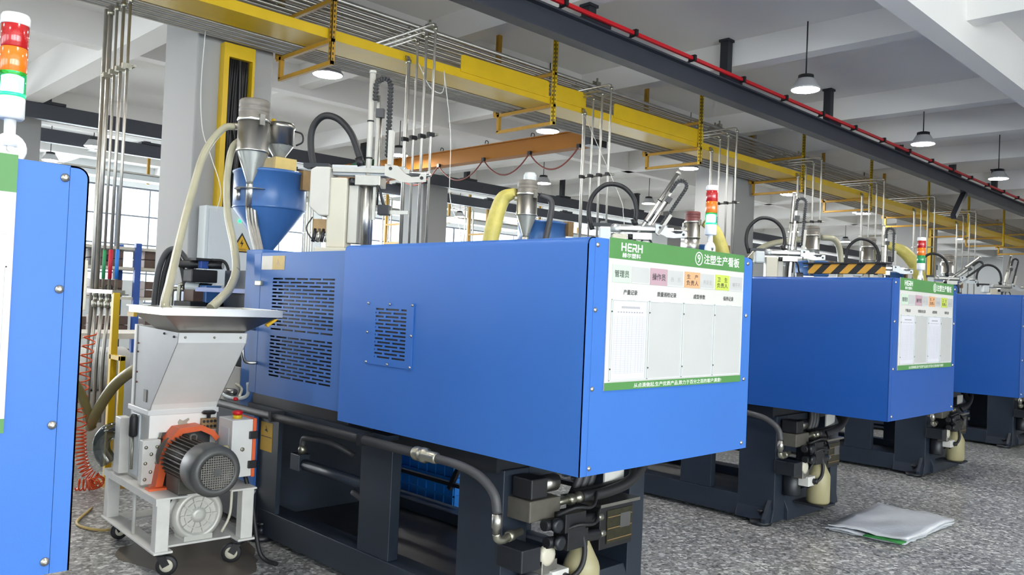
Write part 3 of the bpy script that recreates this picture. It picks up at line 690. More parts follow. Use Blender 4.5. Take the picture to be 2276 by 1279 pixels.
    for k, (x2, yy) in enumerate(((0.98, 2.35), (0.92, 2.42))):
        MB().tube([(X + 0.48, y - 0.03 + 0.05 * k, 0.672), (X + 0.66, y - 0.05 + 0.05 * k, 0.68), (X + 0.83, y - 0.06, 0.72), (X + x2, y - 0.03 + 0.05 * k, 0.82), (X + x2 + 0.02, y + 0.05, 0.93)], 0.027, 10, 6).build('thick_hose', RUB, t)
    for k in range(3):
        MB().tube([(X + 0.55 + 0.05 * k, y + 0.1, 0.62), (X + 0.6 + 0.05 * k, y + 0.08, 0.75), (X + 0.63 + 0.05 * k, y + 0.1, 0.92)], 0.02, 8, 5).build('thick_hose', DHOSE, t)
    MB().box(X + 0.69, X + 0.84, y + 0.0, y + 0.01, 0.68, 0.80).build('white_plate', GRIME, t)
    nb = MB().box(X + 0.64, X + 0.9, y - 0.02, y + 0.2, 0.39, 0.60).build('terminal_box', BLACK, t, 0.004)
    MB().box(X + 0.69, X + 0.89, y - 0.025, y - 0.02, 0.415, 0.575).build('rating_plate', NAMEPL, nb)
    MB().box(X + 0.79, X + 0.87, y - 0.028, y - 0.024, 0.48, 0.55).build('rating_label', MOTORD, nb)
    MB().box(X + 0.62, X + 0.93, y - 0.04, y + 0.22, 0.60, 0.615).build('box_lid', STEELR, nb)
    # oil bottle standing on the end sill
    MB().lathe([(0.075, 0), (0.085, 0.015), (0.085, 0.2), (0.08, 0.22), (0.06, 0.26), (0.035, 0.31), (0.022, 0.34), (0.022, 0.36)], (X + 0.48, y - 0.05, 0.16), 18).build('oil_bottle', BOTTLE, t)
    MB().box(X + 0.38, X + 0.58, y - 0.14, y + 0.1, 0.145, 0.16).build('bottle_shelf', NAVY2, t)
    for k in range(3): MB().box(X + 0.695, X + 0.885, y - 0.0275, y - 0.025, 0.43 + 0.055 * k, 0.434 + 0.055 * k).build('plate_line', BRASS, nb)
    MB().lathe([(0.06, 0), (0.065, 0.01), (0.065, 0.15), (0.05, 0.16)], (X + 0.27, y + 0.06, 0.225), 14).build('oil_filter', NAVY2, t)
    # sliding safety gate with slotted vents
    ga, gb = 3.84, 4.79; gz0, gz1 = 0.93, 1.81
    rows = [1.37 + 0.0215 * k for k in range(14)] + [1.343] + [1.06 + 0.0215 * k for k in range(12)]
    g = MB(); x0, x1 = X + 0.02, X + 0.024
    g.box(x0, x1, ga, 3.94, gz0, gz1); g.box(x0, x1, 4.64, gb, gz0, gz1)
    if typ == 'A': slot_sheet(g, x0, x1, 3.94, 4.64, gz0, gz1, rows, 0.125, 0.018, 0.0105)
    else: g.box(x0, x1, 3.94, 4.64, gz0, gz1)
    g.box(x1, X + 0.06, ga, gb, gz0, gz0 + 0.004); g.box(x1, X + 0.06, ga, gb, gz1 - 0.004, gz1); g.box(x1, X + 0.06, gb - 0.004, gb, gz0, gz1); g.box(x1, X + 0.06, ga, ga + 0.004, gz0, gz1)
    gate = g.build('safety_gate', PAINT2, t)
    MB().box(X + 0.05, X + 0.055, ga + 0.01, gb - 0.01, gz0 + 0.01, gz1 - 0.01).build('vent_backing', NAVY2, gate)
    MB().box(X + 0.02, X + 0.06, 4.795, 4.885, gz0, gz1).build('gate_frame', PAINT2, t, 0.003)
    MB().box(X + 1.22, X + 1.26, 3.84, 4.885, gz0, gz1).build('rear_gate', PAINT2, t, 0.003)
    MB().box(X + 0.06, X + 1.22, 4.86, 4.885, gz0, 1.35).build('inner_bulkhead', PAINT2, t)
    if typ == 'A':
        MB().box(X + 0.0185, X + 0.0198, 4.5, 4.65, 1.705, 1.79).build('sticker', STICKT, gate, label='tan half of the sticker')
        MB().box(X + 0.0185, X + 0.0198, 4.65, 4.785, 1.705, 1.79).build('sticker', PALEST, gate, label='pale half of the sticker')
        MB().prism([(4.56, 1.735), (4.585, 1.77), (4.6, 1.74), (4.58, 1.73)], 'x', X + 0.018, X + 0.0185).build('sticker_mark', BRASS, gate)
        MB().tube([(X + 0.02, 4.84, 1.33), (X - 0.05, 4.84, 1.33), (X - 0.05, 4.845, 1.24), (X - 0.05, 4.84, 1.17), (X - 0.045, 4.82, 1.13), (X - 0.02, 4.80, 1.12), (X + 0.02, 4.79, 1.12)], 0.011, 10, 4).build('gate_handle', STEEL, gate)
        MB().box(X + 0.0, X + 0.022, 4.76, 4.83, 1.605, 1.635).build('gate_latch', ZINC, gate, 0.003)
        # vent plate on the clamp cover
        vp = MB(); px = X - 0.005
        rows2 = [1.258 + 0.0188 * k for k in range(14)]
        vp.box(px, X - 0.001, 3.19, 3.245, 1.216, 1.54); vp.box(px, X - 0.001, 3.505, 3.58, 1.216, 1.54)
        slot_sheet(vp, px, X - 0.001, 3.245, 3.505, 1.216, 1.54, rows2, 0.11, 0.016, 0.0095)
        vpo = vp.build('vent_plate', PAINT, t)
        MB().box(X - 0.0012, X - 0.0002, 3.24, 3.51, 1.24, 1.52).build('vent_backing', NAVY2, vpo)
        for (yy, zz) in ((3.2, 1.53), (3.385, 1.53), (3.57, 1.53), (3.2, 1.38), (3.57, 1.38), (3.2, 1.226), (3.385, 1.226), (3.57, 1.226)):
            screw(MB(), px, yy, zz, (-1, 0, 0), 0.006).build('screw', STEELR, vpo)
        # warning label on the base
        st = MB().box(xa - 0.002, xa, 4.715, 4.86, 0.56, 0.74).build('warning_label', STICK, t)
        MB().box(xa - 0.003, xa - 0.002, 4.72, 4.855, 0.648, 0.652).build('label_rule', INK, st)
        MB().prism([(4.77, 0.68), (4.80, 0.72), (4.79, 0.70), (4.81, 0.69)], 'x', xa - 0.0032, xa - 0.0022).build('label_mark', INK, st)
        # inside the base: elbow pipe and hose seen under the vent gate
        MB().tube([(xa + 0.06, 4.45, 0.60), (xa + 0.06, 4.45, 0.66), (xa + 0.06, 4.43, 0.69), (xa + 0.06, 4.36, 0.695), (xa + 0.1, 4.2, 0.69), (xa + 0.2, 4.1, 0.62)], 0.018, 10, 5).build('bent_hose', DHOSE, t)
        MB().lathe([(0.024, 0), (0.026, 0.03), (0.02, 0.05)], (xa + 0.06, 4.45, 0.59), 10).build('hose_fitting', ZINC, t)
        MB().box(xa + 0.02, xa + 0.1, 4.42, 4.52, 0.49, 0.59).build('cylinder_head', NAVY, t, 0.005)
        MB().cyl((xa + 0.06, 4.45, 0.53), (xa + 0.06, 3.75, 0.53), 0.032, n=12).build('cylinder_rod', NAVY, t)
        MB().tube([(xa + 0.1, 3.95, 0.45), (xa + 0.12, 3.85, 0.42), (xa + 0.2, 3.75, 0.4)], 0.02, 8, 5).build('bent_hose', DHOSE, t)
        MB().box(xa, xa + 0.04, 4.92, 5.3, 0.80, 0.85).build('table_rail', DHOSE, t)
        MB().bar((xa + 0.1, 5.28, 0.3), (xa + 0.1, 5.28, 0.8), 0.04, 0.04).build('table_post', NAVY2, t)
    # fixed platen, tie bars, injection unit beyond the gate
    MB().box(X + 0.08, X + 1.2, 4.9, 5.12, 0.3, 1.84).build('fixed_platen', PAINT2 if typ == 'A' else NAVY, t, 0.006)
    for (tx, tz) in ((0.25, 1.12), (1.03, 1.12), (0.25, 1.66), (1.03, 1.66)):
        MB().cyl((X + tx, 3.82, tz), (X + tx, 5.2, tz), 0.04, n=14).build('tie_bar', STEEL, t)
    MB().box(X + 0.12, X + 1.15, 5.15, 7.35, 0.05, 0.85).build('injection_base', NAVY, t, 0.006)
    MB().box(X + 0.16, X + 1.1, 5.6, 7.3, 0.85, 1.0).build('slide_table', NAVY2, t)
    MB().cyl((X + 0.64, 5.12, 1.38), (X + 0.64, 6.1, 1.38), 0.11, n=18).build('barrel', STEELR, t)
    MB().box(X + 0.4, X + 0.88, 5.72, 6.1, 1.0, 1.72).build('feed_block', NAVY, t, 0.006)
    MB().box(X + 0.3, X + 0.98, 6.2, 6.8, 1.0, 1.6).build('injection_housing', HOPB, t, 0.008)
    for tx in (0.32, 0.96): MB().cyl((X + tx, 5.12, 1.38), (X + tx, 6.3, 1.38), 0.03, n=12).build('guide_rod', STEEL, t)
    MB().box(X + 0.13, X + 0.4, 5.2, 6.0, 1.55, 1.58).build('cable_duct', RACKB, t)
    return t
MACH = []
M9 = machine('large blue machine in the centre with slotted side vents', 2.48, 'A', 2.63, 0.042, 0.055)
M10 = machine('leftmost blue machine cut off by the left edge', -0.635, 'A', 2.63, 0.042, 0.053)
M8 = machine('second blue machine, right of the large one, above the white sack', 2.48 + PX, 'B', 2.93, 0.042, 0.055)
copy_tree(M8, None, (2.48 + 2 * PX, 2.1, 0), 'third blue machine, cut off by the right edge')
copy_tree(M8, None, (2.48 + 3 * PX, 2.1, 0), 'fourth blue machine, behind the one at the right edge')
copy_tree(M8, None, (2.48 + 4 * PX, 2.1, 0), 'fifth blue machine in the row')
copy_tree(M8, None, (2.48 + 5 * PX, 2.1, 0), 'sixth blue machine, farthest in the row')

# ================================================================== production boards
def board(X, num, label, grime=False):
    t = thing('production_board', label, 'notice board', (X + 0.65, 2.09, 1.22), 'green and white boards on the machine ends')
    bx, bz = X + 0.125, 1.845; yf = 2.0975
    def rc(u0, v0, u1, v1, d0, d1): return MB().box(bx + u0, bx + u1, yf - d1, yf - d0, bz - v1, bz - v0)
    rc(0, 0, 1.058, 0.622, 0, 0.004).build('panel', BOARDW, t)
    hd = rc(0, 0, 1.058, 0.084, 0.004, 0.005).build('header', GREEN, t)
    ft = rc(0, 0.59, 1.058, 0.622, 0.004, 0.005).build('footer', GREEN, t)
    yt = yf - 0.0056
    def tx(body, u0, v0, u1, v1, m, name, par, bold=0.0, yy=None): return text_mesh(body, (bx + u0, bx + u1, bz - v0, bz - v1), yt if yy is None else yy, m, name, par, bold=bold)
    # logo: heavy rounded letters
    def stroke(ps, nm):
        m = MB(); 
        for (a, b) in zip(ps[:-1], ps[1:]): m.bar((bx + a[0], yt, bz - a[1]), (bx + b[0], yt, bz - b[1]), 0.0012, 0.007, (0, 0, 1) if abs(a[1] - b[1]) < 1e-6 else (1, 0, 0))
        return m
    def lg(list_, nm):
        m = MB()
        for (u0, v0, u1, v1) in list_: m.box(bx + u0, bx + u1, yt - 0.0004, yt + 0.0004, bz - v1, bz - v0)
        m.build(nm, TXTW, hd)
    s = 0.0065; u = 0.075; v0, v1 = 0.016, 0.05; vm = (v0 + v1) / 2
    lg([(u, v0, u + s, v1), (u + 0.026, v0, u + 0.026 + s, v1), (u + s, vm - 0.003, u + 0.026, vm + 0.003)], 'logo_letter'); u += 0.038
    lg([(u + 0.003, v0 + 0.004, u + s + 0.002, v1 - 0.004), (u + 0.006, v0, u + 0.03, v0 + 0.006), (u + 0.006, v1 - 0.006, u + 0.03, v1), (u + 0.008, vm - 0.003, u + 0.03, vm + 0.003)], 'logo_letter'); u += 0.036
    lg([(u, vm - 0.001, u + s, v1), (u, v0, u + 0.026, v0 + 0.006), (u + 0.024, v0 + 0.003, u + 0.03, vm), (u + 0.004, vm - 0.001, u + 0.028, vm + 0.005), (u + 0.018, vm + 0.005, u + 0.025, vm + 0.011), (u + 0.023, vm + 0.01, u + 0.031, v1)], 'logo_letter'); u += 0.037
    lg([(u, v0, u + s, v1), (u + 0.026, v0, u + 0.026 + s, v1), (u + s, vm - 0.003, u + 0.026, vm + 0.003)], 'logo_letter')
    tx('赫尔塑料', 0.083, 0.056, 0.208, 0.076, TXTW, 'company_text', hd, 0.015)
    m = MB().lathe([(0.0265, 0), (0.0265, 0.0008), (0.031, 0.0008), (0.031, 0)], (bx + 0.651, yt, bz - 0.043), 28, (0, -1, 0), False, True); m.build('number_ring', TXTW, hd)
    tx(num, 0.640, 0.024, 0.662, 0.062, TXTW, 'number_text', hd, 0.02)
    tx('注塑生产看板', 0.694, 0.019, 1.008, 0.064, TXTW, 'title_text', hd, 0.02)
    cards = ((0.023, 0.146, CARDG, ('管理员',)), (0.282, 0.406, CARDP, ('操作员',)), (0.542, 0.667, CARDO, ('生　产', '负责人')), (0.799, 0.922, CARDY, ('卫　生', '负责人')))
    for (u0, u1, mm, tt) in cards:
        c = rc(u0, 0.108, u1, 0.18, 0.004, 0.006).build('name_card', mm, t)
        if len(tt) == 1: tx(tt[0], u0 + 0.014, 0.13, u1 - 0.014, 0.159, INK, 'card_text', c, 0.02, yf - 0.0064)
        else:
            tx(tt[0], u0 + 0.016, 0.119, u1 - 0.018, 0.140, INK, 'card_text', c, 0.02, yf - 0.0064)
            tx(tt[1], u0 + 0.014, 0.146, u1 - 0.014, 0.169, INK, 'card_text', c, 0.02, yf - 0.0064)
    for (u0, u1, nm) in ((0.152, 0.276, None), (0.410, 0.53, '杨　东'), (0.672, 0.788, '冉 跃 宏'), (0.93, 1.045, '喻平平')):
        h = rc(u0, 0.11, u1, 0.178, 0.004, 0.0048).build('card_sleeve', POCKET, t)
        rc(u0, 0.176, u1, 0.1785, 0.0048, 0.007).build('sleeve_lip', CABG, h)
        if nm: tx(nm, u0 + 0.025, 0.138, u1 - 0.02, 0.160, INKG, 'faded_text', h, 0.0, yf - 0.0052)
    for (u0, u1, nm) in ((0.101, 0.195, '产量记录'), (0.338, 0.481, '质量巡检记录'), (0.619, 0.716, '成型参数'), (0.875, 0.966, '保养记录')):
        tx(nm, u0, 0.208, u1, 0.229, INK, 'column_text', t, 0.02)
    for k in range(4):
        u0 = 0.024 + 0.258 * k
        p = rc(u0, 0.25, u0 + 0.248, 0.583, 0.004, 0.006).build('paper_pocket', POCKET, t)
        e = MB(); d0, d1 = yf - 0.0085, yf - 0.006
        e.box(bx + u0, bx + u0 + 0.003, d0, d1, bz - 0.583, bz - 0.25); e.box(bx + u0 + 0.245, bx + u0 + 0.248, d0, d1, bz - 0.583, bz - 0.25); e.box(bx + u0, bx + u0 + 0.248, d0, d1, bz - 0.583, bz - 0.580); e.box(bx + u0, bx + u0 + 0.1, d0, d1, bz - 0.253, bz - 0.25); e.box(bx + u0 + 0.15, bx + u0 + 0.248, d0, d1, bz - 0.253, bz - 0.25)
        e.build('pocket_rim', CABG, p)
        for v in (0.30, 0.535): MB().lathe([(0.004, 0), (0.003, 0.002)], (bx + u0 + 0.002, yf - 0.0085, bz - v), 8, (0, -1, 0)).build('rivet', DHOSE, p)
        if k == 0 or (num != '9' and k == 2):
            pp = rc(u0 + 0.012, 0.256, u0 + 0.238, 0.578, 0.0061, 0.0066).build('record_sheet', PAPER, p)
    # printed table on the first sheet: fine rules
    def table(u0, rows_):
        m = MB(); y = yf - 0.0067
        for r_ in range(rows_ + 1):
            v = 0.318 + (0.235 / rows_) * r_; m.box(bx + u0, bx + u0 + 0.205, y - 0.0003, y, bz - v - 0.0007, bz - v + 0.0007)
        for c_ in (0, 0.02, 0.05, 0.08, 0.1, 0.12, 0.15, 0.17, 0.19, 0.205):
            m.box(bx + u0 + c_ - 0.0005, bx + u0 + c_ + 0.0005, y - 0.0003, y, bz - 0.553, bz - 0.318)
        m.build('printed_table', INKL, t)
        h = MB()
        for c_ in range(14): h.box(bx + u0 + 0.045 + c_ * 0.009, bx + u0 + 0.051 + c_ * 0.009, y - 0.0003, y, bz - 0.286, bz - 0.277)
        for c_ in range(10): h.box(bx + u0 + 0.02 + c_ * 0.018, bx + u0 + 0.03 + c_ * 0.018, y - 0.0003, y, bz - 0.304, bz - 0.299)
        h.build('printed_heading', INKG, t)
    table(0.046, 31)
    if num != '9': table(0.046 + 0.516, 26)
    tx('从点滴做起,生产优质产品,致力于百分之百的客户满意!', 0.195, 0.597, 0.88, 0.617, TXTW, 'slogan_text', ft, 0.0)
    return t
board(2.48, '9', 'green and white production board number 9 on the large blue machine')
b8 = board(2.48 + PX, '8', 'green and white production board number 8 on the second machine')
board(-0.635 - 0.055, '10', 'production board on the leftmost machine, cut off by the left edge')

# ================================================================== signal tower lights
def tower(x, y, z, label, lit=True, grp='red amber green signal towers'):
    t = thing('signal_tower', label, 'signal light', (x, y, z), grp)
    MB().lathe([(0.028, 0), (0.03, 0.005), (0.026, 0.02), (0.02, 0.03)], (x, y, z), 18).build('foot', WHITE, t)
    MB().lathe([(0.034, -0.012), (0.038, -0.008), (0.038, 0.008), (0.034, 0.012)], (x, y, z + 0.045), 20, (0, 1, 0)).build('swivel', WHITE, t)
    MB().lathe([(0.008, 0), (0.008, 0.004)], (x, y - 0.012, z + 0.045), 10, (0, -1, 0)).build('swivel_screw', STEELR, t)
    MB().lathe([(0.02, 0.05), (0.017, 0.07), (0.013, 0.075), (0.013, 0.115), (0.02, 0.12)], (x, y, z), 16).build('stem', WHITE, t)
    MB().lathe([(0.026, 0.115), (0.03, 0.12), (0.03, 0.165), (0.028, 0.168)], (x, y, z), 24).build('base_housing', WHITE, t)
    if lit:
        MB().lathe([(0.029, 0.168), (0.0305, 0.17), (0.0305, 0.176)], (x, y, z), 24).build('green_rim', GREENB, t)
        MB().lathe([(0.029, 0.172), (0.0295, 0.174), (0.0295, 0.222), (0.029, 0.226)], (x, y, z), 24).build('green_lens', LENSG, t)
        MB().lathe([(0.016, 0.178), (0.0245, 0.182), (0.0245, 0.216), (0.016, 0.22)], (x, y, z), 18).build('green_lamp', CORE, t)
    else:
        MB().lathe([(0.029, 0.168), (0.0305, 0.17), (0.0305, 0.224), (0.029, 0.226)], (x, y, z), 24).build('green_lens', GREENOFF, t)
    MB().lathe([(0.029, 0.226), (0.0305, 0.228), (0.0305, 0.282), (0.029, 0.284)], (x, y, z), 24).build('amber_lens', AMBL, t)
    MB().lathe([(0.029, 0.284), (0.0305, 0.286), (0.0305, 0.340), (0.029, 0.342)], (x, y, z), 24).build('red_lens', REDL, t)
    MB().lathe([(0.031, 0.338), (0.032, 0.342), (0.032, 0.358), (0.029, 0.364), (0.01, 0.366)], (x, y, z), 24).build('cap', WHITE, t)
    for ch in t.children: ch.scale = (1, 1, 1.035)
    return t
tower(0.52, 2.3, 1.838, 'lit signal tower at the left edge on the leftmost machine')
tower(3.71, 2.32, 1.838, 'lit signal tower above production board number 9')
tower(6.8, 2.35, 1.838, 'unlit signal tower above production board number 8', False)

# ================================================================== hoppers, loaders and take-out robots
def hopper(x, y, zt, label, r=0.27):
    t = thing('material_hopper', label, 'hopper', (x, y, 1.72), 'blue material hoppers')
    MB().lathe([(0.05, 1.72 - zt), (0.05, 1.9 - zt), (r, 2.2 - zt), (r, 2.205 - zt)], (x, y, zt), 36).build('cone', HOPB, t)
    MB().lathe([(r, 2.2 - zt), (r + 0.006, 2.21 - zt), (r + 0.002, 2.22 - zt), (r + 0.002, -0.03), (r + 0.012, -0.025), (r + 0.012, -0.01), (r, -0.005), (r - 0.01, 0), (0.02, 0.005)], (x, y, zt), 36).build('drum', HOPB, t)
    MB().box(x - 0.09, x + 0.09, y - 0.09, y + 0.09, 1.72, 1.78).build('throat_block', STEELR, t)
    MB().box(x + 0.12, x + 0.2, y - r - 0.012, y - r + 0.06, zt - 0.14, zt + 0.01).build('lid_clasp', BRASS, t)
    return t
def loader(x, y, zt, label, cap=FILTER, sc_=1.0, knob=False, plate=True, straight=False):
    """vacuum loader: zt is the top of the filter cap"""
    r = 0.115 * sc_; k = sc_
    t = thing('vacuum_loader', label, 'material loader', (x, y, zt - 0.8 * k), 'vacuum loaders over the hoppers')
    MB().lathe([(r, -0.145 * k), (r + 0.004, -0.14 * k), (r - 0.005, -0.13 * k), (r - 0.002, -0.1 * k), (r - 0.007, -0.095 * k), (r - 0.002, -0.09 * k), (r - 0.002, -0.065 * k), (r - 0.007, -0.06 * k), (r - 0.002, -0.055 * k), (r - 0.002, -0.012 * k), (r - 0.012, 0), (0.02, 0.004)], (x, y, zt), 32).build('filter_cap', cap, t)
    MB().lathe([(r + 0.004, -0.165 * k), (r + 0.007, -0.16 * k), (r + 0.007, -0.148 * k), (r + 0.004, -0.143 * k)], (x, y, zt), 32, closed=True).build('clamp_band', STEEL, t)
    MB().lathe([(r, -0.39 * k), (r + 0.006, -0.395 * k), (r + 0.006, -0.38 * k), (r, -0.375 * k), (r, -0.15 * k)], (x, y, zt), 32).build('drum', STEEL, t)
    if straight: MB().lathe([(0.037 * k, -0.63 * k), (r - 0.004, -0.61 * k), (r - 0.004, -0.39 * k)], (x, y, zt), 32).build('lower_drum', STEEL, t)
    else: MB().lathe([(0.037 * k, -0.63 * k), (0.037 * k, -0.61 * k), (r - 0.004, -0.395 * k), (r - 0.004, -0.39 * k)], (x, y, zt), 32).build('cone', CONE, t)
    MB().lathe([(0.035 * k, -0.8 * k), (0.035 * k, -0.63 * k), (0.03 * k, -0.62 * k)], (x, y, zt), 20).build('neck', STEEL, t)
    if plate: MB().lathe([(0.12 * k, -0.672 * k), (0.12 * k, -0.665 * k)], (x, y, zt), 24).build('flange_plate', STEELR, t)
    if knob: MB().lathe([(0.06, 0.0), (0.065, 0.01), (0.065, 0.06), (0.05, 0.085), (0.02, 0.09)], (x + 0.03, y, zt), 20).build('motor_cover', CABG, t)
    lt = MB().box(x - 0.02, x + 0.02, y - r - 0.02, y - r + 0.0, zt - 0.2 * k, zt - 0.12 * k); lt.build('toggle_latch', STEELR, t)
    MB().cyl((x, y, zt - 0.2 * k), (x - 0.10 * k, y + 0.10 * k, zt - 0.2 * k), 0.028, n=12).build('inlet_stub', STEEL, t)
    return t
hopper(3.12, 5.9, 2.5, 'blue cone hopper behind the vented machine side')
MB_t = loader(2.9, 5.78, 3.0, 'tall silver vacuum loader in front of the blue hopper')
# bundle of steel chutes below the near loader
for k in range(3):
    MB().tube([(2.885 + 0.02 * k, 5.78 - 0.01 * k, 2.2), (2.89 + 0.025 * k, 5.74, 2.05), (2.93 + 0.02 * k, 5.64, 1.75)], 0.018, 10, 5).build('chute_tube', STEELR, MB_t)
MB().lathe([(0.02, 0), (0.02, 0.09)], (2.85, 5.87, 2.25), 12).build('side_spigot', STEEL, MB_t)
t = thing('drum_loader', 'squat stainless loader with clamped lid on the blue hopper', 'material loader', (3.14, 5.82, 2.5))
MB().box(3.06, 3.24, 5.72, 5.90, 2.5, 2.6).build('feed_box', TAN, t, 0.004)
MB().lathe([(0.05, 0.1), (0.05, 0.12), (0.105, 0.2), (0.105, 0.205)], (3.14, 5.82, 2.5), 28).build('cone', CONE, t)
MB().lathe([(0.105, 0.2), (0.105, 0.33), (0.112, 0.335), (0.112, 0.355), (0.1, 0.375), (0.04, 0.38)], (3.14, 5.82, 2.5), 28).build('drum', STEELR, t)
MB().tube([(3.22, 5.74, 2.82), (3.26, 5.70, 2.80), (3.265, 5.695, 2.74), (3.23, 5.73, 2.71)], 0.007, 6, 4).build('lid_clamp', BLACK, t)
MB().lathe([(0.02, 0.375), (0.015, 0.41)], (3.1, 5.86, 2.5), 10).build('lid_nipple', YEL, t)

hopper(6.21, 5.9, 2.42, 'blue hopper behind the sleeve of the second machine', 0.25)
l8 = loader(5.87, 5.8, 2.8, 'silver vacuum loader with white motor cover and yellow sleeve', FILTER, 0.9, True)
MB().tube([(5.81, 5.9, 2.68), (5.76, 6.02, 2.63), (5.72, 6.06, 2.5), (5.66, 6.06, 2.3), (5.6, 6.08, 2.0)], [0.05, 0.075, 0.08, 0.085, 0.075], 14, 6).build('yellow_sleeve', SLEEVE, l8)
MB().tube([(5.95, 5.7, 2.66), (6.03, 5.62, 2.6), (6.02, 5.62, 2.4), (5.95, 5.65, 2.0)], 0.03, 10, 6).build('grey_hose', DHOSE, l8)
hopper(9.3, 5.9, 2.42, 'blue hopper of the third machine behind the board', 0.25)
l7 = loader(8.85, 5.8, 2.81, 'chrome loader with maroon cap above the production board', MAROON, 0.85, straight=True)
MB().tube([(8.95, 5.7, 2.68), (9.05, 5.62, 2.6), (9.12, 5.55, 2.4), (9.2, 5.5, 2.1)], [0.05, 0.08, 0.085, 0.08], 14, 6).build('yellow_sleeve', SLEEVE, l7)
hopper(12.39, 5.9, 2.42, 'blue hopper of the fourth machine in the row', 0.25)
l6 = loader(12.15, 5.8, 2.95, 'silver vacuum loader behind the third robot', FILTER, 0.95)
MB().tube([(12.1, 5.9, 2.75), (11.6, 6.3, 2.6), (11.3, 6.5, 2.2), (11.2, 6.6, 1.7)], 0.045, 10, 6).build('cream_hose', OLIVE, l6)
MB().tube([(12.25, 5.7, 2.78), (12.4, 5.55, 2.75), (12.5, 5.5, 2.5), (12.5, 5.5, 2.0)], 0.045, 10, 6).build('cream_hose', OLIVE, l6)
hopper(15.48, 5.9, 2.42, 'blue hopper of the fifth machine in the row', 0.25)
l5 = loader(14.3, 5.8, 2.95, 'chrome loader with yellow sleeve over the striped bar', FILTER, 1.0)
MB().tube([(14.5, 5.6, 2.85), (14.75, 5.4, 2.75), (14.95, 5.25, 2.5), (15.1, 5.2, 2.2)], [0.06, 0.1, 0.11, 0.1], 14, 6).build('yellow_sleeve', SLEEVE, l5)
hopper(18.57, 5.9, 2.42, 'blue hopper of the sixth machine in the row', 0.25)
loader(18.3, 5.8, 2.95, 'small silver loader far down the row', FILTER, 1.0)

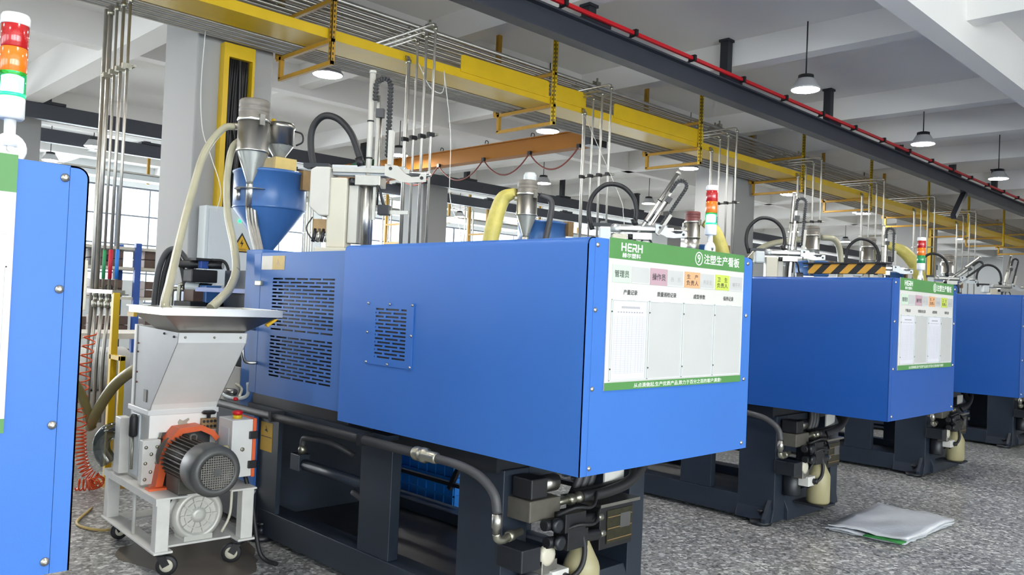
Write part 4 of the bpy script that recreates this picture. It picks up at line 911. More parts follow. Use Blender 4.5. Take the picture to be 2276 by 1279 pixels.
def robot(x, y, label, lean=0.0, mast=0.68, rz=-0.87, cover=CREAM, style='box'):
    """take-out robot; local +X is the arm direction, built around the origin then turned"""
    drop = 0.0 if style == 'box' else 0.12; z0 = 1.84 + drop
    t = thing('takeout_robot', label, 'robot', (x, y, z0), 'take-out robots on the machines')
    def B(m, name, mm, bevel=0.0): return m.build(name, mm, t, bevel)
    def p(u, v, z): return (x + u, y + v, z)
    def bx(u0, u1, v0, v1, za, zb): return MB().box(x + u0, x + u1, y + v0, y + v1, za, zb)
    B(bx(-0.13, 0.13, -0.13, 0.13, z0, z0 + 0.05), 'base_plate', cover, 0.006)
    B(bx(-0.07, 0.07, -0.08, 0.08, z0 + 0.05, 2.38), 'column', cover, 0.012)
    B(bx(0.072, 0.14, -0.05, 0.09, 1.93, 2.34), 'side_column', RWHITE, 0.006)
    if style == 'box':
        hd = MB().prism([(x - 0.19, 2.43), (x - 0.19, 2.17), (x - 0.12, 2.11), (x - 0.05, 2.11), (x - 0.05, 2.45), (x - 0.15, 2.45)], 'y', y - 0.1, y + 0.1); B(hd, 'head_cover', RWHITE, 0.01)
    else:
        B(MB().lathe([(0.055, 0), (0.062, 0.01), (0.062, 0.045), (0.05, 0.07), (0.02, 0.08)], p(-0.04, -0.02, 2.40), 20), 'elbow_cap', ALU)
        B(bx(-0.2, -0.08, -0.06, 0.06, 2.3, 2.45), 'head_cover', CABG, 0.02)
    B(bx(-0.17, -0.05, -0.06, 0.06, 2.0, 2.09), 'valve_cluster', BRASS, 0.004)
    for k in range(4):
        g = MB().cyl(p(-0.16 + 0.03 * k, -0.07, 1.93), p(-0.15 + 0.03 * k, -0.05, 2.02), 0.014, n=8); B(g, 'air_fitting', ZINC if k % 2 else BLACK)
    B(MB().tube([p(-0.17, -0.07, 2.1), p(-0.2, -0.1, 2.02), p(-0.16, -0.1, 1.95), p(-0.12, -0.07, 1.93)], 0.005, 6, 5), 'air_tube', BLACK)
    if style == 'box': B(bx(-0.06, 0.46, -0.04, 0.04, 2.40, 2.475), 'arm_beam', ALU, 0.006)
    else: B(MB().cyl(p(-0.06, -0.02, 2.44), p(0.44, -0.02, 2.44), 0.036, n=18), 'arm_beam', ALU)
    B(bx(-0.04, 0.5, -0.075, -0.055, 2.42, 2.45), 'slide_rail', STEELR)
    B(bx(-0.04, 0.5, 0.05, 0.07, 2.42, 2.45), 'slide_rail', STEELR)
    ep = MB().prism([(x + 0.33, 2.48), (x + 0.33, 2.40), (x + 0.40, 2.38), (x + 0.44, 2.36), (x + 0.5, 2.355), (x + 0.56, 2.36), (x + 0.62, 2.365), (x + 0.62, 2.42), (x + 0.585, 2.425), (x + 0.57, 2.40), (x + 0.52, 2.395), (x + 0.47, 2.42), (x + 0.42, 2.47)], 'y', y - 0.09, y - 0.08); epo = B(ep, 'end_bracket', RWHITE if style == 'box' else ALU)
    for (u, z) in ((0.37, 2.45), (0.59, 2.39)): MB().lathe([(0.012, 0), (0.012, 0.003)], p(u, -0.0905, z), 12, (0, -1, 0)).build('bracket_hole', BLACK, epo)
    for v in (-0.05, 0.03): B(MB().cyl(p(0.44, v, 2.43), p(0.63, v, 2.43), 0.012, n=10), 'guide_rod', STEEL)
    # mast assembly, may lean
    Rm = Matrix.Rotation(lean, 3, 'Y'); pv = p(0.2, 0, 2.44)
    def BM(m, name, mm, bevel=0.0): m.rot(Rm, pv); return B(m, name, mm, bevel)
    zt = 2.44 + mast
    BM(MB().cyl(p(0.2, -0.03, 2.05), p(0.2, -0.03, zt), 0.021, n=14), 'mast', STEEL if lean else RWHITE)
    BM(MB().cyl(p(0.2, -0.03, zt), p(0.2, -0.03, zt + 0.02), 0.024, n=14), 'mast_cap', RWHITE)
    BM(bx(0.235, 0.255, -0.02, 0.0, 2.1, 2.44 + mast * 0.78), 'rack_rod', STEELR)
    BM(MB().cyl(p(0.27, -0.02, 2.2), p(0.27, -0.02, 2.44 + mast * 0.62), 0.008, n=8), 'thin_rod', STEELR)
    BM(bx(0.235, 0.29, -0.04, 0.0, 2.44 + mast * 0.55, 2.44 + mast * 0.64), 'rod_stop', DHOSE)
    for q in (0.12, 0.5): BM(MB().cyl(p(0.2, -0.03, 2.44 + mast * q), p(0.2, -0.03, 2.45 + mast * q), 0.025, n=12), 'mast_band', BLACK)
    # cable chain: links along an arch
    ch = MB(); N = 30; rad = 0.052; top = 2.44 + mast * 0.86
    path = []
    for k in range(4): path.append((0.235, top - 0.1 + 0.025 * k))
    for k in range(9): a = PI - PI * k / 8; path.append((0.235 + rad + rad * math.cos(a), top + rad * math.sin(a)))
    nd = int((top - 2.5) / 0.026)
    for k in range(1, nd): path.append((0.235 + 2 * rad, top - 0.026 * k))
    for (a, b) in zip(path[:-1], path[1:]):
        ch.bar(p(a[0] * 0.9 + b[0] * 0.1, -0.06, a[1] * 0.9 + b[1] * 0.1), p(a[0] * 0.35 + b[0] * 0.65, -0.06, a[1] * 0.35 + b[1] * 0.65), 0.035, 0.03, (0, 1, 0))
    ch2 = MB().tube([p(u, -0.06, z) for (u, z) in path], 0.013, 8, 0)
    BM(ch, 'cable_chain', BLACK); BM(ch2, 'chain_core', BLACK)
    BM(bx(0.345, 0.375, -0.09, -0.03, 2.47, 2.47 + mast * 0.36), 'chain_channel', RWHITE)
    if not lean:
        for v in (-0.035, 0.035): B(MB().cyl(p(0.2, v, 1.86), p(0.2, v, 2.4), 0.03, n=14), 'lower_column', STEEL)
        B(MB().lathe([(0.08, 0), (0.08, 0.02), (0.05, 0.03)], p(0.2, 0, 1.85), 18), 'column_foot', STEELR)
    # gripper wrist below the beam
    B(bx(0.12, 0.3, -0.08, 0.08, 2.33, 2.4), 'carriage', STEELR, 0.004)
    B(MB().lathe([(0.02, 0), (0.025, 0.02), (0.025, 0.05)], p(0.1, -0.06, 2.33), 10), 'roller', BLACK)
    B(MB().tube([p(0.26, -0.06, 2.36), p(0.3, -0.08, 2.3), p(0.32, -0.07, 2.22), p(0.34, -0.06, 2.18)], 0.01, 8, 5), 'air_tube', BLACK)
    B(bx(0.29, 0.37, -0.09, -0.02, 2.13, 2.2), 'gripper', NAVY2, 0.004)
    B(bx(0.36, 0.5, -0.065, -0.045, 2.14, 2.165), 'gripper_bar', STEELR)
    # black corrugated cable loop
    if style == 'tube': B(MB().tube([p(-0.26, 0.03, 2.42), p(-0.3, 0.03, 2.58), p(-0.27, 0.02, 2.74), p(-0.15, 0.0, 2.85), p(0.0, -0.01, 2.84), p(0.11, -0.02, 2.74), p(0.15, -0.02, 2.6), p(0.14, -0.02, 2.5)], 0.022, 12, 7), 'cable_loop', RUB)
    else: B(MB().tube([p(-0.2, 0.03, 2.42), p(-0.24, 0.03, 2.6), p(-0.23, 0.02, 2.74), p(-0.15, 0.0, 2.82), p(-0.04, -0.01, 2.8), p(0.06, -0.02, 2.7), p(0.12, -0.02, 2.56), p(0.14, -0.02, 2.49)], 0.024, 12, 7), 'cable_loop', RUB)
    B(MB().cyl(p(0.145, -0.02, 2.47), p(0.125, -0.02, 2.53), 0.03, n=12), 'loop_gland', BLACK)
    B(bx(-0.26, -0.08, -0.05, 0.05, 2.45, 2.48), 'terminal_tray', NAVY2)
    t.rotation_euler = (0, 0, rz); t.location.z -= drop
    return t
robot(3.16, 4.96, 'cream take-out robot with upright white mast at upper left')
robot(6.2, 4.87, 'take-out robot with a tilted silver mast behind board number 9', 0.55, 0.62, style='tube')
robot(9.29, 4.95, 'take-out robot with upright mast above the second machine', 0.06, 0.72, style='tube')
robot(12.3, 5.0, 'take-out robot with black cable loop over the striped bar', 0.0, 0.62, style='tube')
robot(15.3, 5.0, 'take-out robot behind the unlit signal tower', 0.9, 0.6, style='tube')
robot(18.45, 5.0, 'take-out robot at the far right end of the row', 0.2, 0.62, style='tube')
# ================================================================== granulator on its trolley
g = thing('granulator', 'white plastic granulator on a castor trolley with orange guard and grey motor', 'granulator', (1.84, 4.44, 0))
gx0, gx1, gy0, gy1 = 1.785, 2.33, 4.44, 5.36
# stand
for (x, y) in ((gx0, gy0), (gx1 - 0.07, gy0), (gx0, gy1 - 0.07), (gx1 - 0.07, gy1 - 0.07)):
    MB().box(x, x + 0.07, y, y + 0.07, 0.145, 0.425).build('stand_leg', GRIME, g, 0.004)
tp = MB().box(gx0 - 0.01, gx0 + 0.16, gy0 - 0.01, gy1 + 0.01, 0.425, 0.435); tp.box(gx1 - 0.14, gx1 + 0.01, gy0 - 0.01, gy1 + 0.01, 0.425, 0.435); tp.box(gx0 + 0.16, gx1 - 0.14, gy0 + 0.1, gy1, 0.425, 0.435); tp.box(gx0 + 0.16, gx1 - 0.14, gy0 + 0.085, gy0 + 0.1, 0.405, 0.435)
tp.box(gx0 - 0.008, gx0, gy0 - 0.008, gy1 + 0.008, 0.395, 0.425)
tp.build('stand_top', GRIME, g)
lo = MB().box(gx0 - 0.01, gx0 + 0.09, gy0 - 0.015, gy1 + 0.01, 0.135, 0.147); lo.box(gx1 - 0.09, gx1 + 0.01, gy0 - 0.015, gy1 + 0.01, 0.135, 0.147); lo.box(gx0 + 0.09, gx1 - 0.09, gy0 + 0.09, gy0 + 0.3, 0.135, 0.147); lo.box(gx0 + 0.09, gx1 - 0.09, gy1 - 0.15, gy1, 0.135, 0.147)
lo.build('stand_shelf', GRIME, g, 0.002)
MB().cyl((gx0 + 0.02, 4.86, 0.147), (gx0 + 0.02, 4.86, 0.425), 0.011, n=8).build('stand_rod', GRIME, g)
for (x, y, a) in ((gx0 + 0.05, gy0 + 0.06, -0.5), (gx1 - 0.06, gy0 + 0.05, PI - 0.5), (gx0 + 0.05, gy1 - 0.06, 0.2), (gx1 - 0.06, gy1 - 0.06, 0.4)):
    k = MB().box(x - 0.045, x + 0.045, y - 0.045, y + 0.045, 0.125, 0.135).lathe([(0.03, 0.11), (0.035, 0.115), (0.035, 0.125)], (x, y, 0), 14)
    dx, dy = math.cos(a), math.sin(a)
    for s in (-1, 1):
        c0 = Vector((x - dy * 0.02 * s, y + dx * 0.02 * s, 0.115)); c1 = c0 + Vector((dx * 0.035, dy * 0.035, -0.06)); k.bar(c0, c1, 0.04, 0.005, (-dy, dx, 0))
    cs = k.build('castor', BLACK, g)
    wc = Vector((x + dx * 0.035, y + dy * 0.035, 0.056))
    MB().lathe([(0.03, -0.012), (0.052, -0.013), (0.056, -0.008), (0.056, 0.008), (0.052, 0.013), (0.03, 0.012)], wc, 24, (-dy, dx, 0)).build('wheel', RUB, cs)
    MB().lathe([(0.012, -0.015), (0.034, -0.013), (0.036, -0.008), (0.036, 0.008), (0.034, 0.013), (0.012, 0.015)], wc, 20, (-dy, dx, 0)).build('wheel_hub', CREAM, cs)
# cutting chamber
bx0, bx1 = 1.84, 2.23
MB().box(bx0, bx1, 4.80, 5.12, 0.435, 0.845).build('chamber', GRIME, g, 0.004)
MB().box(bx0 - 0.012, bx1 + 0.01, 4.785, 5.14, 0.83, 0.86).build('chamber_flange', WHITE, g, 0.003)
MB().box(bx0, bx1, 4.786, 4.80, 0.46, 0.83).build('front_plate', GWHITE, g, 0.002)
MB().box(bx0 - 0.05, bx0 + 0.05, 4.73, 4.785, 0.45, 0.70).build('bearing_plate', GRIME, g, 0.004)
for (x, z) in ((1.81, 0.66), (1.87, 0.66), (1.84, 0.62), (1.81, 0.57), (1.87, 0.57), (1.84, 0.52), (1.81, 0.48), (1.87, 0.48)):
    screw(MB(), x, 4.73, z, (0, -1, 0), 0.009).build('bolt', ZINC, g)
MB().box(bx0 - 0.06, bx0 + 0.0, 5.1, 5.2, 0.45, 0.78).build('side_bracket', GRIME, g, 0.004)
MB().box(bx0 - 0.012, bx0, 4.92, 5.06, 0.46, 0.82).build('side_door', CABG, g, 0.003)
MB().lathe([(0.018, 0), (0.024, 0.01), (0.024, 0.11), (0.016, 0.13)], (bx0 - 0.035, 4.95, 0.69), 14).build('clamp_grip', RUB, g)
MB().cyl((bx0 - 0.035, 4.95, 0.5), (bx0 - 0.035, 4.95, 0.69), 0.008, n=8).build('clamp_rod', ZINC, g)
MB().cyl((1.885, 4.77, 0.60), (1.90, 4.77, 0.70), 0.017, n=12).build('gas_strut', BLACK, g)
MB().cyl((1.878, 4.77, 0.55), (1.902, 4.77, 0.73), 0.007, n=8).build('gas_strut_rod', ZINC, g)
MB().prism([(2.0, 0.785), (2.01, 0.80), (2.03, 0.79), (2.06, 0.805), (2.065, 0.795), (2.05, 0.78), (2.065, 0.765), (2.05, 0.76), (2.03, 0.77), (2.005, 0.76)], 'y', 4.78, 4.786).build('maker_emblem', ZINC, g)
# star knob and perforated spacer on the right
kb = MB().box(2.13, 2.22, 4.755, 4.786, 0.735, 0.80).build('spring_block', BRASS, g, 0.003)
for i in range(4):
    for j in range(2): MB().lathe([(0.009, 0), (0.009, 0.003)], (2.142 + i * 0.022, 4.755, 0.752 + 0.03 * j), 8, (0, -1, 0)).build('block_hole', BLACK, kb)
MB().lathe([(0.012, 0), (0.012, 0.02), (0.04, 0.025), (0.044, 0.035), (0.03, 0.045)], (2.175, 4.77, 0.80), 7, smooth=False).build('star_knob', BLACK, g)
# slanting hopper shell
sl = [(4.79, 0.86), (4.77, 0.895), (4.42, 1.27), (4.41, 1.325), (5.09, 1.335), (5.10, 0.86)]
MB().prism(sl, 'x', bx0, bx0 + 0.004).build('hopper_side', GSIDE, g)
MB().prism(sl, 'x', bx1 - 0.004, bx1).build('hopper_side', GSIDE, g)
def plate(a, b, t=0.004):
    (y0, z0), (y1, z1) = a, b; m = MB(); d = Vector((0, y1 - y0, z1 - z0)).normalized(); n_ = Vector((0, -d.z, d.y)) * t
    pts = [(y0, z0), (y1, z1), (y1 - n_.y, z1 - n_.z), (y0 - n_.y, z0 - n_.z)]
    return m.prism(pts, 'x', bx0 + 0.001, bx1 - 0.001)
plate(sl[0], sl[1]).build('hopper_lower_lip', GWHITE, g)
plate(sl[1], sl[2]).build('hopper_front', GWHITE, g)
plate(sl[2], sl[3]).build('hopper_upper_lip', GWHITE, g)
MB().box(bx0, bx1, 5.085, 5.1, 0.86, 1.335).build('hopper_back', WHITE, g)
MB().box(bx0 - 0.006, bx0 + 0.03, 5.07, 5.105, 0.86, 1.34).build('hopper_corner', WHITE, g)
for x in (1.88, 2.04, 2.19): screw(MB(), x, 4.412, 1.30, (0, -1, 0), 0.006).build('bolt', ZINC, g)
for z in (1.0, 1.06, 1.18, 1.23): screw(MB(), bx0, 5.04, z, (-1, 0, 0), 0.005).build('bolt', MAROON, g)
for (y, z) in ((4.62, 1.31), (4.47, 1.30)): screw(MB(), bx0, y, z, (-1, 0, 0), 0.006).build('bolt', DHOSE, g)
pc = MB().box(bx0 - 0.004, bx0, 4.85, 4.9, 0.9, 0.97).build('hinge_piece', MOTOR, g)
# flared stainless feed tray
def flare(r0, z0, r1, z1, t=0.004):
    m = MB(); n = []
    for (r, z) in ((r0, z0), (r1, z1)):
        for (x, y) in ((r[0], r[2]), (r[1], r[2]), (r[1], r[3]), (r[0], r[3])): n.append(V(x, y, z))
    m.v = n + [p + V(0, 0, t) for p in n]
    for i in range(4):
        j = (i + 1) % 4; m.face([i, j, 4 + j, 4 + i]); m.face([8 + j, 8 + i, 12 + i, 12 + j])
        m.face([4 + i, 4 + j, 12 + j, 12 + i]); m.face([j, i, 8 + i, 8 + j])
    return m
tr0 = (1.86, 2.21, 4.43, 4.80); tr1 = (1.685, 2.325, 4.2, 4.72)
flare(tr0, 1.325, tr1, 1.43).build('tray_funnel', STEELR, g)
rim = MB(); x0, x1, y0, y1 = tr1
rim.box(x0 - 0.006, x1 + 0.006, y0 - 0.006, y0, 1.425, 1.462); rim.box(x0 - 0.006, x1 + 0.006, y1, y1 + 0.006, 1.425, 1.462); rim.box(x0 - 0.006, x0, y0, y1, 1.425, 1.462); rim.box(x1, x1 + 0.006, y0, y1, 1.425, 1.462)
rim.box(x0 - 0.018, x1 + 0.018, y0 - 0.018, y0 - 0.0, 1.458, 1.464); rim.box(x0 - 0.018, x0, y0 - 0.018, y1 + 0.018, 1.458, 1.464); rim.box(x1, x1 + 0.018, y0 - 0.018, y1 + 0.018, 1.458, 1.464); rim.box(x0 - 0.018, x1 + 0.018, y1, y1 + 0.018, 1.458, 1.464)
rim.build('tray_rim', STEEL, g)
MB().box(1.672, 1.69, 4.62, 4.73, 1.40, 1.425).build('edge_tape', STICK, g)
MB().prism([(2.24, 1.385), (2.29, 1.415), (2.31, 1.415), (2.25, 1.372)], 'y', 4.2, 4.225).build('edge_tape', STICK, g)
# orange belt guard: faceted arch on the front plate
arc = [(1.845, 0.435), (1.875, 0.62), (1.91, 0.70), (1.965, 0.765), (2.10, 0.775), (2.17, 0.74), (2.2, 0.70)]
inn = [(1.885, 0.435), (1.915, 0.61), (1.945, 0.675), (1.985, 0.735), (2.09, 0.745), (2.15, 0.715), (2.18, 0.68)]
og = MB()
for i in range(len(arc) - 1):
    (a, b), (c, d) = arc[i], arc[i + 1]
    og.quad((a, 4.66, b), (c, 4.66, d), (c, 4.786, d), (a, 4.786, b))
    (e, f), (h, k) = inn[i], inn[i + 1]
    og.quad((a, 4.66, b), (c, 4.66, d), (h, 4.66, k), (e, 4.66, f))
    og.quad((e, 4.66, f), (h, 4.66, k), (h, 4.67, k), (e, 4.67, f))
    og.quad((a + 0.004, 4.664, b - 0.004), (c + 0.004, 4.664, d - 0.004), (c + 0.004, 4.786, d - 0.004), (a + 0.004, 4.786, b - 0.004))
og.build('belt_guard', ORANGE, g)
MB().box(1.80, 1.90, 4.62, 4.69, 0.435, 0.447).build('guard_foot', ORANGE, g)
MB().box(1.9, 2.19, 4.775, 4.785, 0.44, 0.73).build('guard_back', DHOSE, g)
# electric motor pointing towards the aisle
mx, mz = 1.985, 0.605
MB().lathe([(0.06, 0), (0.125, 0.005), (0.125, 0.03), (0.105, 0.035), (0.1, 0.05)], (mx, 4.72, mz), 28, (0, -1, 0)).build('motor_flange', MOTOR, g)
MB().lathe([(0.1, 0), (0.1, 0.36)], (mx, 4.68, mz), 28, (0, -1, 0)).build('motor_body', MOTOR, g)
fin = MB()
for k in range(30):
    a = 2 * PI * k / 30 + 0.05; d = Vector((math.cos(a), 0, math.sin(a)))
    c0 = Vector((mx, 4.655, mz)) + d * 0.108; c1 = Vector((mx, 4.33, mz)) + d * 0.108
    fin.bar(c0, c1, 0.006, 0.028, d)
fin.build('cooling_fins', MOTOR, g)
MB().lathe([(0.122, 0), (0.132, 0.006), (0.136, 0.02), (0.136, 0.15), (0.129, 0.17), (0.112, 0.182), (0.092, 0.185), (0.092, 0.178), (0.04, 0.175)], (mx, 4.335, mz), 36, (0, -1, 0)).build('fan_cowl', MOTORD, g)
gr = MB(); yy = 4.335 - 0.181
for k in range(-7, 8):
    u = k * 0.0122; h = math.sqrt(max(0, 0.089 ** 2 - u * u)); 
    gr.box(mx + u - 0.0018, mx + u + 0.0018, yy - 0.003, yy, mz - h, mz + h); gr.box(mx - h, mx + h, yy - 0.0035, yy - 0.0005, mz + u - 0.0018, mz + u + 0.0018)
gr.build('fan_grille', GRILLE, g)
MB().cyl((mx, yy - 0.004, mz), (mx, yy, mz), 0.022, n=16).build('fan_badge', MOTORD, g)
MB().tube([(mx - 0.015, 4.5, mz + 0.115), (mx - 0.015, 4.5, mz + 0.145), (mx + 0.015, 4.5, mz + 0.145), (mx + 0.015, 4.5, mz + 0.115)], 0.007, 8, 4).build('lifting_eye', MOTOR, g)
MB().box(mx + 0.085, mx + 0.16, 4.4, 4.58, mz - 0.05, mz + 0.07).build('terminal_box', MOTOR, g, 0.008)
MB().lathe([(0.018, 0), (0.02, 0.01), (0.02, 0.03), (0.012, 0.034)], (mx + 0.135, 4.4, mz + 0.075), 12, (0, -1, 0.2)).build('cable_gland', BOTTLE, g)
MB().box(mx - 0.09, mx + 0.09, 4.45, 4.64, 0.435, 0.53).build('motor_foot', MOTOR, g, 0.006)
# ring blower under the platform
blc = (2.06, 4.6, 0.285)
MB().lathe([(0.07, -0.10), (0.11, -0.09), (0.14, -0.06), (0.14, -0.01), (0.148, 0.0), (0.148, 0.02), (0.143, 0.03), (0.132, 0.045), (0.118, 0.05), (0.106, 0.042), (0.1, 0.03), (0.045, 0.03), (0.04, 0.045), (0.02, 0.048)], blc, 36, (0, -1, 0)).build('blower_housing', CASTIN, g)
bl = MB()
for k in range(10):
    a = 2 * PI * k / 10; d = Vector((math.cos(a), 0, math.sin(a))); bl.bar(Vector(blc) + d * 0.042 + V(0, -0.036, 0), Vector(blc) + d * 0.103 + V(0, -0.036, 0), 0.009, 0.014, (0, -1, 0))
bl.lathe([(0.07, 0.03), (0.071, 0.042), (0.077, 0.042), (0.078, 0.03)], blc, 30, (0, -1, 0), closed=True)
bl.build('blower_ribs', CASTIN, g)
for k in range(6):
    a = 2 * PI * k / 6 + 0.4; screw(MB(), blc[0] + 0.14 * math.cos(a), blc[1] - 0.022, blc[2] + 0.14 * math.sin(a), (0, -1, 0), 0.008).build('bolt', ZINC, g)
MB().cyl((2.06, 4.7, 0.285), (2.06, 4.95, 0.285), 0.085, n=20).build('blower_motor', MOTOR, g)
MB().box(1.98, 2.14, 4.55, 4.7, 0.145, 0.175).build('blower_foot', CASTIN, g)
# control box on the right
cb = MB().box(2.2, 2.325, 4.485, 4.68, 0.49, 0.82).build('control_box', WHITE, g, 0.004)
MB().box(2.3255, 2.345, 4.48, 4.68, 0.485, 0.825).build('box_edge', ORANGE, cb, 0.003)
for z in (0.56, 0.73): MB().box(2.30, 2.35, 4.468, 4.484, z - 0.022, z + 0.022).build('box_hinge', BLACK, cb, 0.003)
MB().lathe([(0.012, 0), (0.012, 0.005), (0.006, 0.007)], (2.265, 4.485, 0.65), 12, (0, -1, 0)).build('box_lock', ZINC, cb)
MB().box(2.1985, 2.2, 4.53, 4.65, 0.55, 0.77).build('side_window', CABG, cb, 0.001)
MB().cyl((2.26, 4.56, 0.82), (2.26, 4.56, 0.84), 0.026, n=16).build('button_collar', YEL, cb)
MB().lathe([(0.02, 0), (0.03, 0.008), (0.03, 0.02), (0.02, 0.026)], (2.26, 4.56, 0.84), 16).build('stop_button', REDP, cb)
MB().tube([(2.32, 4.56, 0.49), (2.35, 4.5, 0.32), (2.355, 4.46, 0.2), (2.37, 4.42, 0.06), (2.4, 4.38, 0.012), (2.42, 4.3, 0.01)], 0.013, 8, 6).build('power_cable', RUB, g)
MB().tube([(2.22, 4.5, 0.49), (2.2, 4.46, 0.3), (2.15, 4.45, 0.2)], 0.008, 8, 5).build('motor_cable', CREAM, g)
MB().tube([(1.84, 5.2, 0.68), (1.78, 5.26, 0.68), (1.745, 5.31, 0.63), (1.75, 5.33, 0.55), (1.79, 5.32, 0.48)], 0.05, 14, 6).build('clear_duct', TUBEC, g)

g.rotation_euler = (0, 0, -0.045)
# oily film on the floor under the trolley
rs = random.Random(4); N_ = 40; pts = []
for i in range(N_):
    a = 2 * PI * i / N_; k = 1 + 0.12 * math.sin(3 * a + 1) + 0.08 * math.sin(5 * a) + rs.uniform(-0.05, 0.05)
    pts.append((2.12 + 0.34 * k * math.cos(a), 4.72 + 0.52 * k * math.sin(a)))
fl = bpy.data.objects['floor']
MB().prism(pts, 'z', 0.0003, 0.0012).build('oil_stain', OIL, fl)
# ================================================================== hoses
t = tag(MB().tube([(2.80, 5.88, 2.80), (2.70, 5.87, 2.76), (2.53, 5.77, 2.55), (2.35, 5.53, 2.22), (2.14, 5.18, 1.88), (1.95, 4.82, 1.62), (1.83, 4.59, 1.47), (1.84, 4.56, 1.44)], 0.026, 12, 7).build('suction_hose', OLIVE), 'left yellowed hose from the silver loader down to the granulator tray', 'hose')
t = tag(MB().tube([(2.95, 5.95, 2.75), (2.82, 5.93, 2.66), (2.75, 5.86, 2.42), (2.66, 5.64, 2.13), (2.57, 5.32, 1.86), (2.44, 5.01, 1.70), (2.28, 4.75, 1.58), (2.12, 4.56, 1.50), (2.06, 4.52, 1.46)], 0.026, 12, 7).build('suction_hose', OLIVE), 'right yellowed hose curving down into the granulator tray', 'hose')
tag(MB().tube([(2.32, 6.1, 1.0), (2.27, 6.21, 0.95), (2.23, 6.39, 0.85), (2.21, 6.55, 0.73), (2.19, 6.72, 0.56), (2.20, 6.85, 0.46)], 0.04, 12, 6).build('drain_hose', BROWNH), 'thick brown hose beside the yellow guard post', 'hose')
tag(MB().tube([(1.9, 6.6, 0.98), (2.05, 6.68, 0.78), (2.14, 6.75, 0.61), (2.20, 6.8, 0.46)], 0.034, 12, 6).build('drain_hose', BROWNH), 'short brown hose behind the orange coil', 'hose')
# orange coiled air hose
ax = catmull([(2.13, 6.72, 1.2), (2.11, 6.74, 0.95), (2.10, 6.76, 0.64), (2.11, 6.75, 0.3), (2.15, 6.72, 0.14), (2.22, 6.66, 0.075), (2.14, 6.58, 0.07), (2.05, 6.62, 0.07)], 40)
dens = []; ph = 0; prev = ax[0]; pts = []
for i, p in enumerate(ax):
    ph += (p - prev).length * (2 * PI / (0.028 if p.z < 0.45 else 0.07)); prev = p
    pts.append((p, ph))
coil = []
tot = pts[-1][1]; n_ = int(tot / (2 * PI) * 9); j = 0
for i in range(n_):
    f = tot * i / n_
    while j < len(pts) - 2 and pts[j + 1][1] < f: j += 1
    a, b = pts[j], pts[j + 1]; u = (f - a[1]) / max(1e-9, b[1] - a[1]); c = a[0].lerp(b[0], u); d = (b[0] - a[0]).normalized()
    q = d.orthogonal().normalized() if abs(d.z) < 0.5 else (Vector((1, 0, 0)) - d * d.x).normalized()
    r2 = d.cross(q); coil.append(c + (q * math.cos(f) + r2 * math.sin(f)) * 0.042)
tag(MB().tube(coil, 0.006, 5, 0).build('coiled_air_hose', ORCOIL), 'orange coiled air hose hanging beside the leftmost machine', 'hose')
tag(MB().tube([(2.0, 6.1, 0.012), (1.8, 5.75, 0.012), (1.9, 5.5, 0.012), (2.1, 5.7, 0.012)], 0.009, 6, 8).build('floor_hose', STICKT), 'thin yellow hose lying on the floor behind the trolley', 'hose')
# hydraulic valve stack on the injection side of the large machine
v = thing('hydraulic_valve_stack', 'black hydraulic valve stack with looping hoses behind the feed tray', 'valve', (2.8, 6.35, 1.0))
MB().box(2.66, 2.95, 6.2, 6.5, 1.0, 1.47).build('valve_body', NAVY2, v, 0.006)
MB().box(2.70, 2.90, 6.24, 6.42, 1.47, 1.56).build('brown_block', MOLD, v, 0.004)
MB().cyl((2.72, 6.42, 1.585), (2.95, 6.2, 1.575), 0.035, n=14).build('pilot_cylinder', CABG, v)
MB().cyl((2.80, 6.345, 1.58), (2.87, 6.275, 1.577), 0.038, n=14).build('cylinder_band', BLACK, v)
MB().box(2.69, 2.9, 6.26, 6.42, 1.62, 1.72).build('valve_coil_block', BLACK, v, 0.008)
MB().cyl((2.68, 6.47, 1.76), (2.92, 6.22, 1.76), 0.03, n=12).build('solenoid', BLACK, v)
MB().box(2.77, 2.83, 6.28, 6.34, 1.73, 1.79).build('blue_coil', RACKB, v, 0.004)
MB().box(2.72, 2.9, 6.26, 6.4, 1.79, 1.81).build('connector', BLACK, v)
MB().tube([(2.84, 6.26, 1.8), (2.92, 6.2, 1.79), (2.95, 6.18, 1.7), (2.94, 6.2, 1.6)], 0.012, 8, 5).build('loop_cable', RUB, v)
MB().tube([(2.59, 6.72, 1.3), (2.60, 6.70, 1.64), (2.63, 6.66, 1.82), (2.68, 6.61, 1.88), (2.74, 6.56, 1.84), (2.76, 6.44, 1.72)], 0.024, 10, 6).build('loop_hose', DHOSE, v)
MB().tube([(2.63, 6.70, 1.3), (2.64, 6.68, 1.64), (2.68, 6.63, 1.84), (2.70, 6.5, 1.77), (2.73, 6.45, 1.57)], 0.02, 10, 6).build('loop_hose', RUB, v)
for (a, b) in (((2.66, 6.55, 1.3), 1.56), ((2.70, 6.5, 1.3), 1.6)):
    MB().tube([a, (a[0], a[1], b - 0.04), (a[0] + 0.015, a[1] - 0.015, b), (a[0] + 0.07, a[1] - 0.07, b)], 0.018, 10, 4).build('elbow_pipe', ZINC, v)
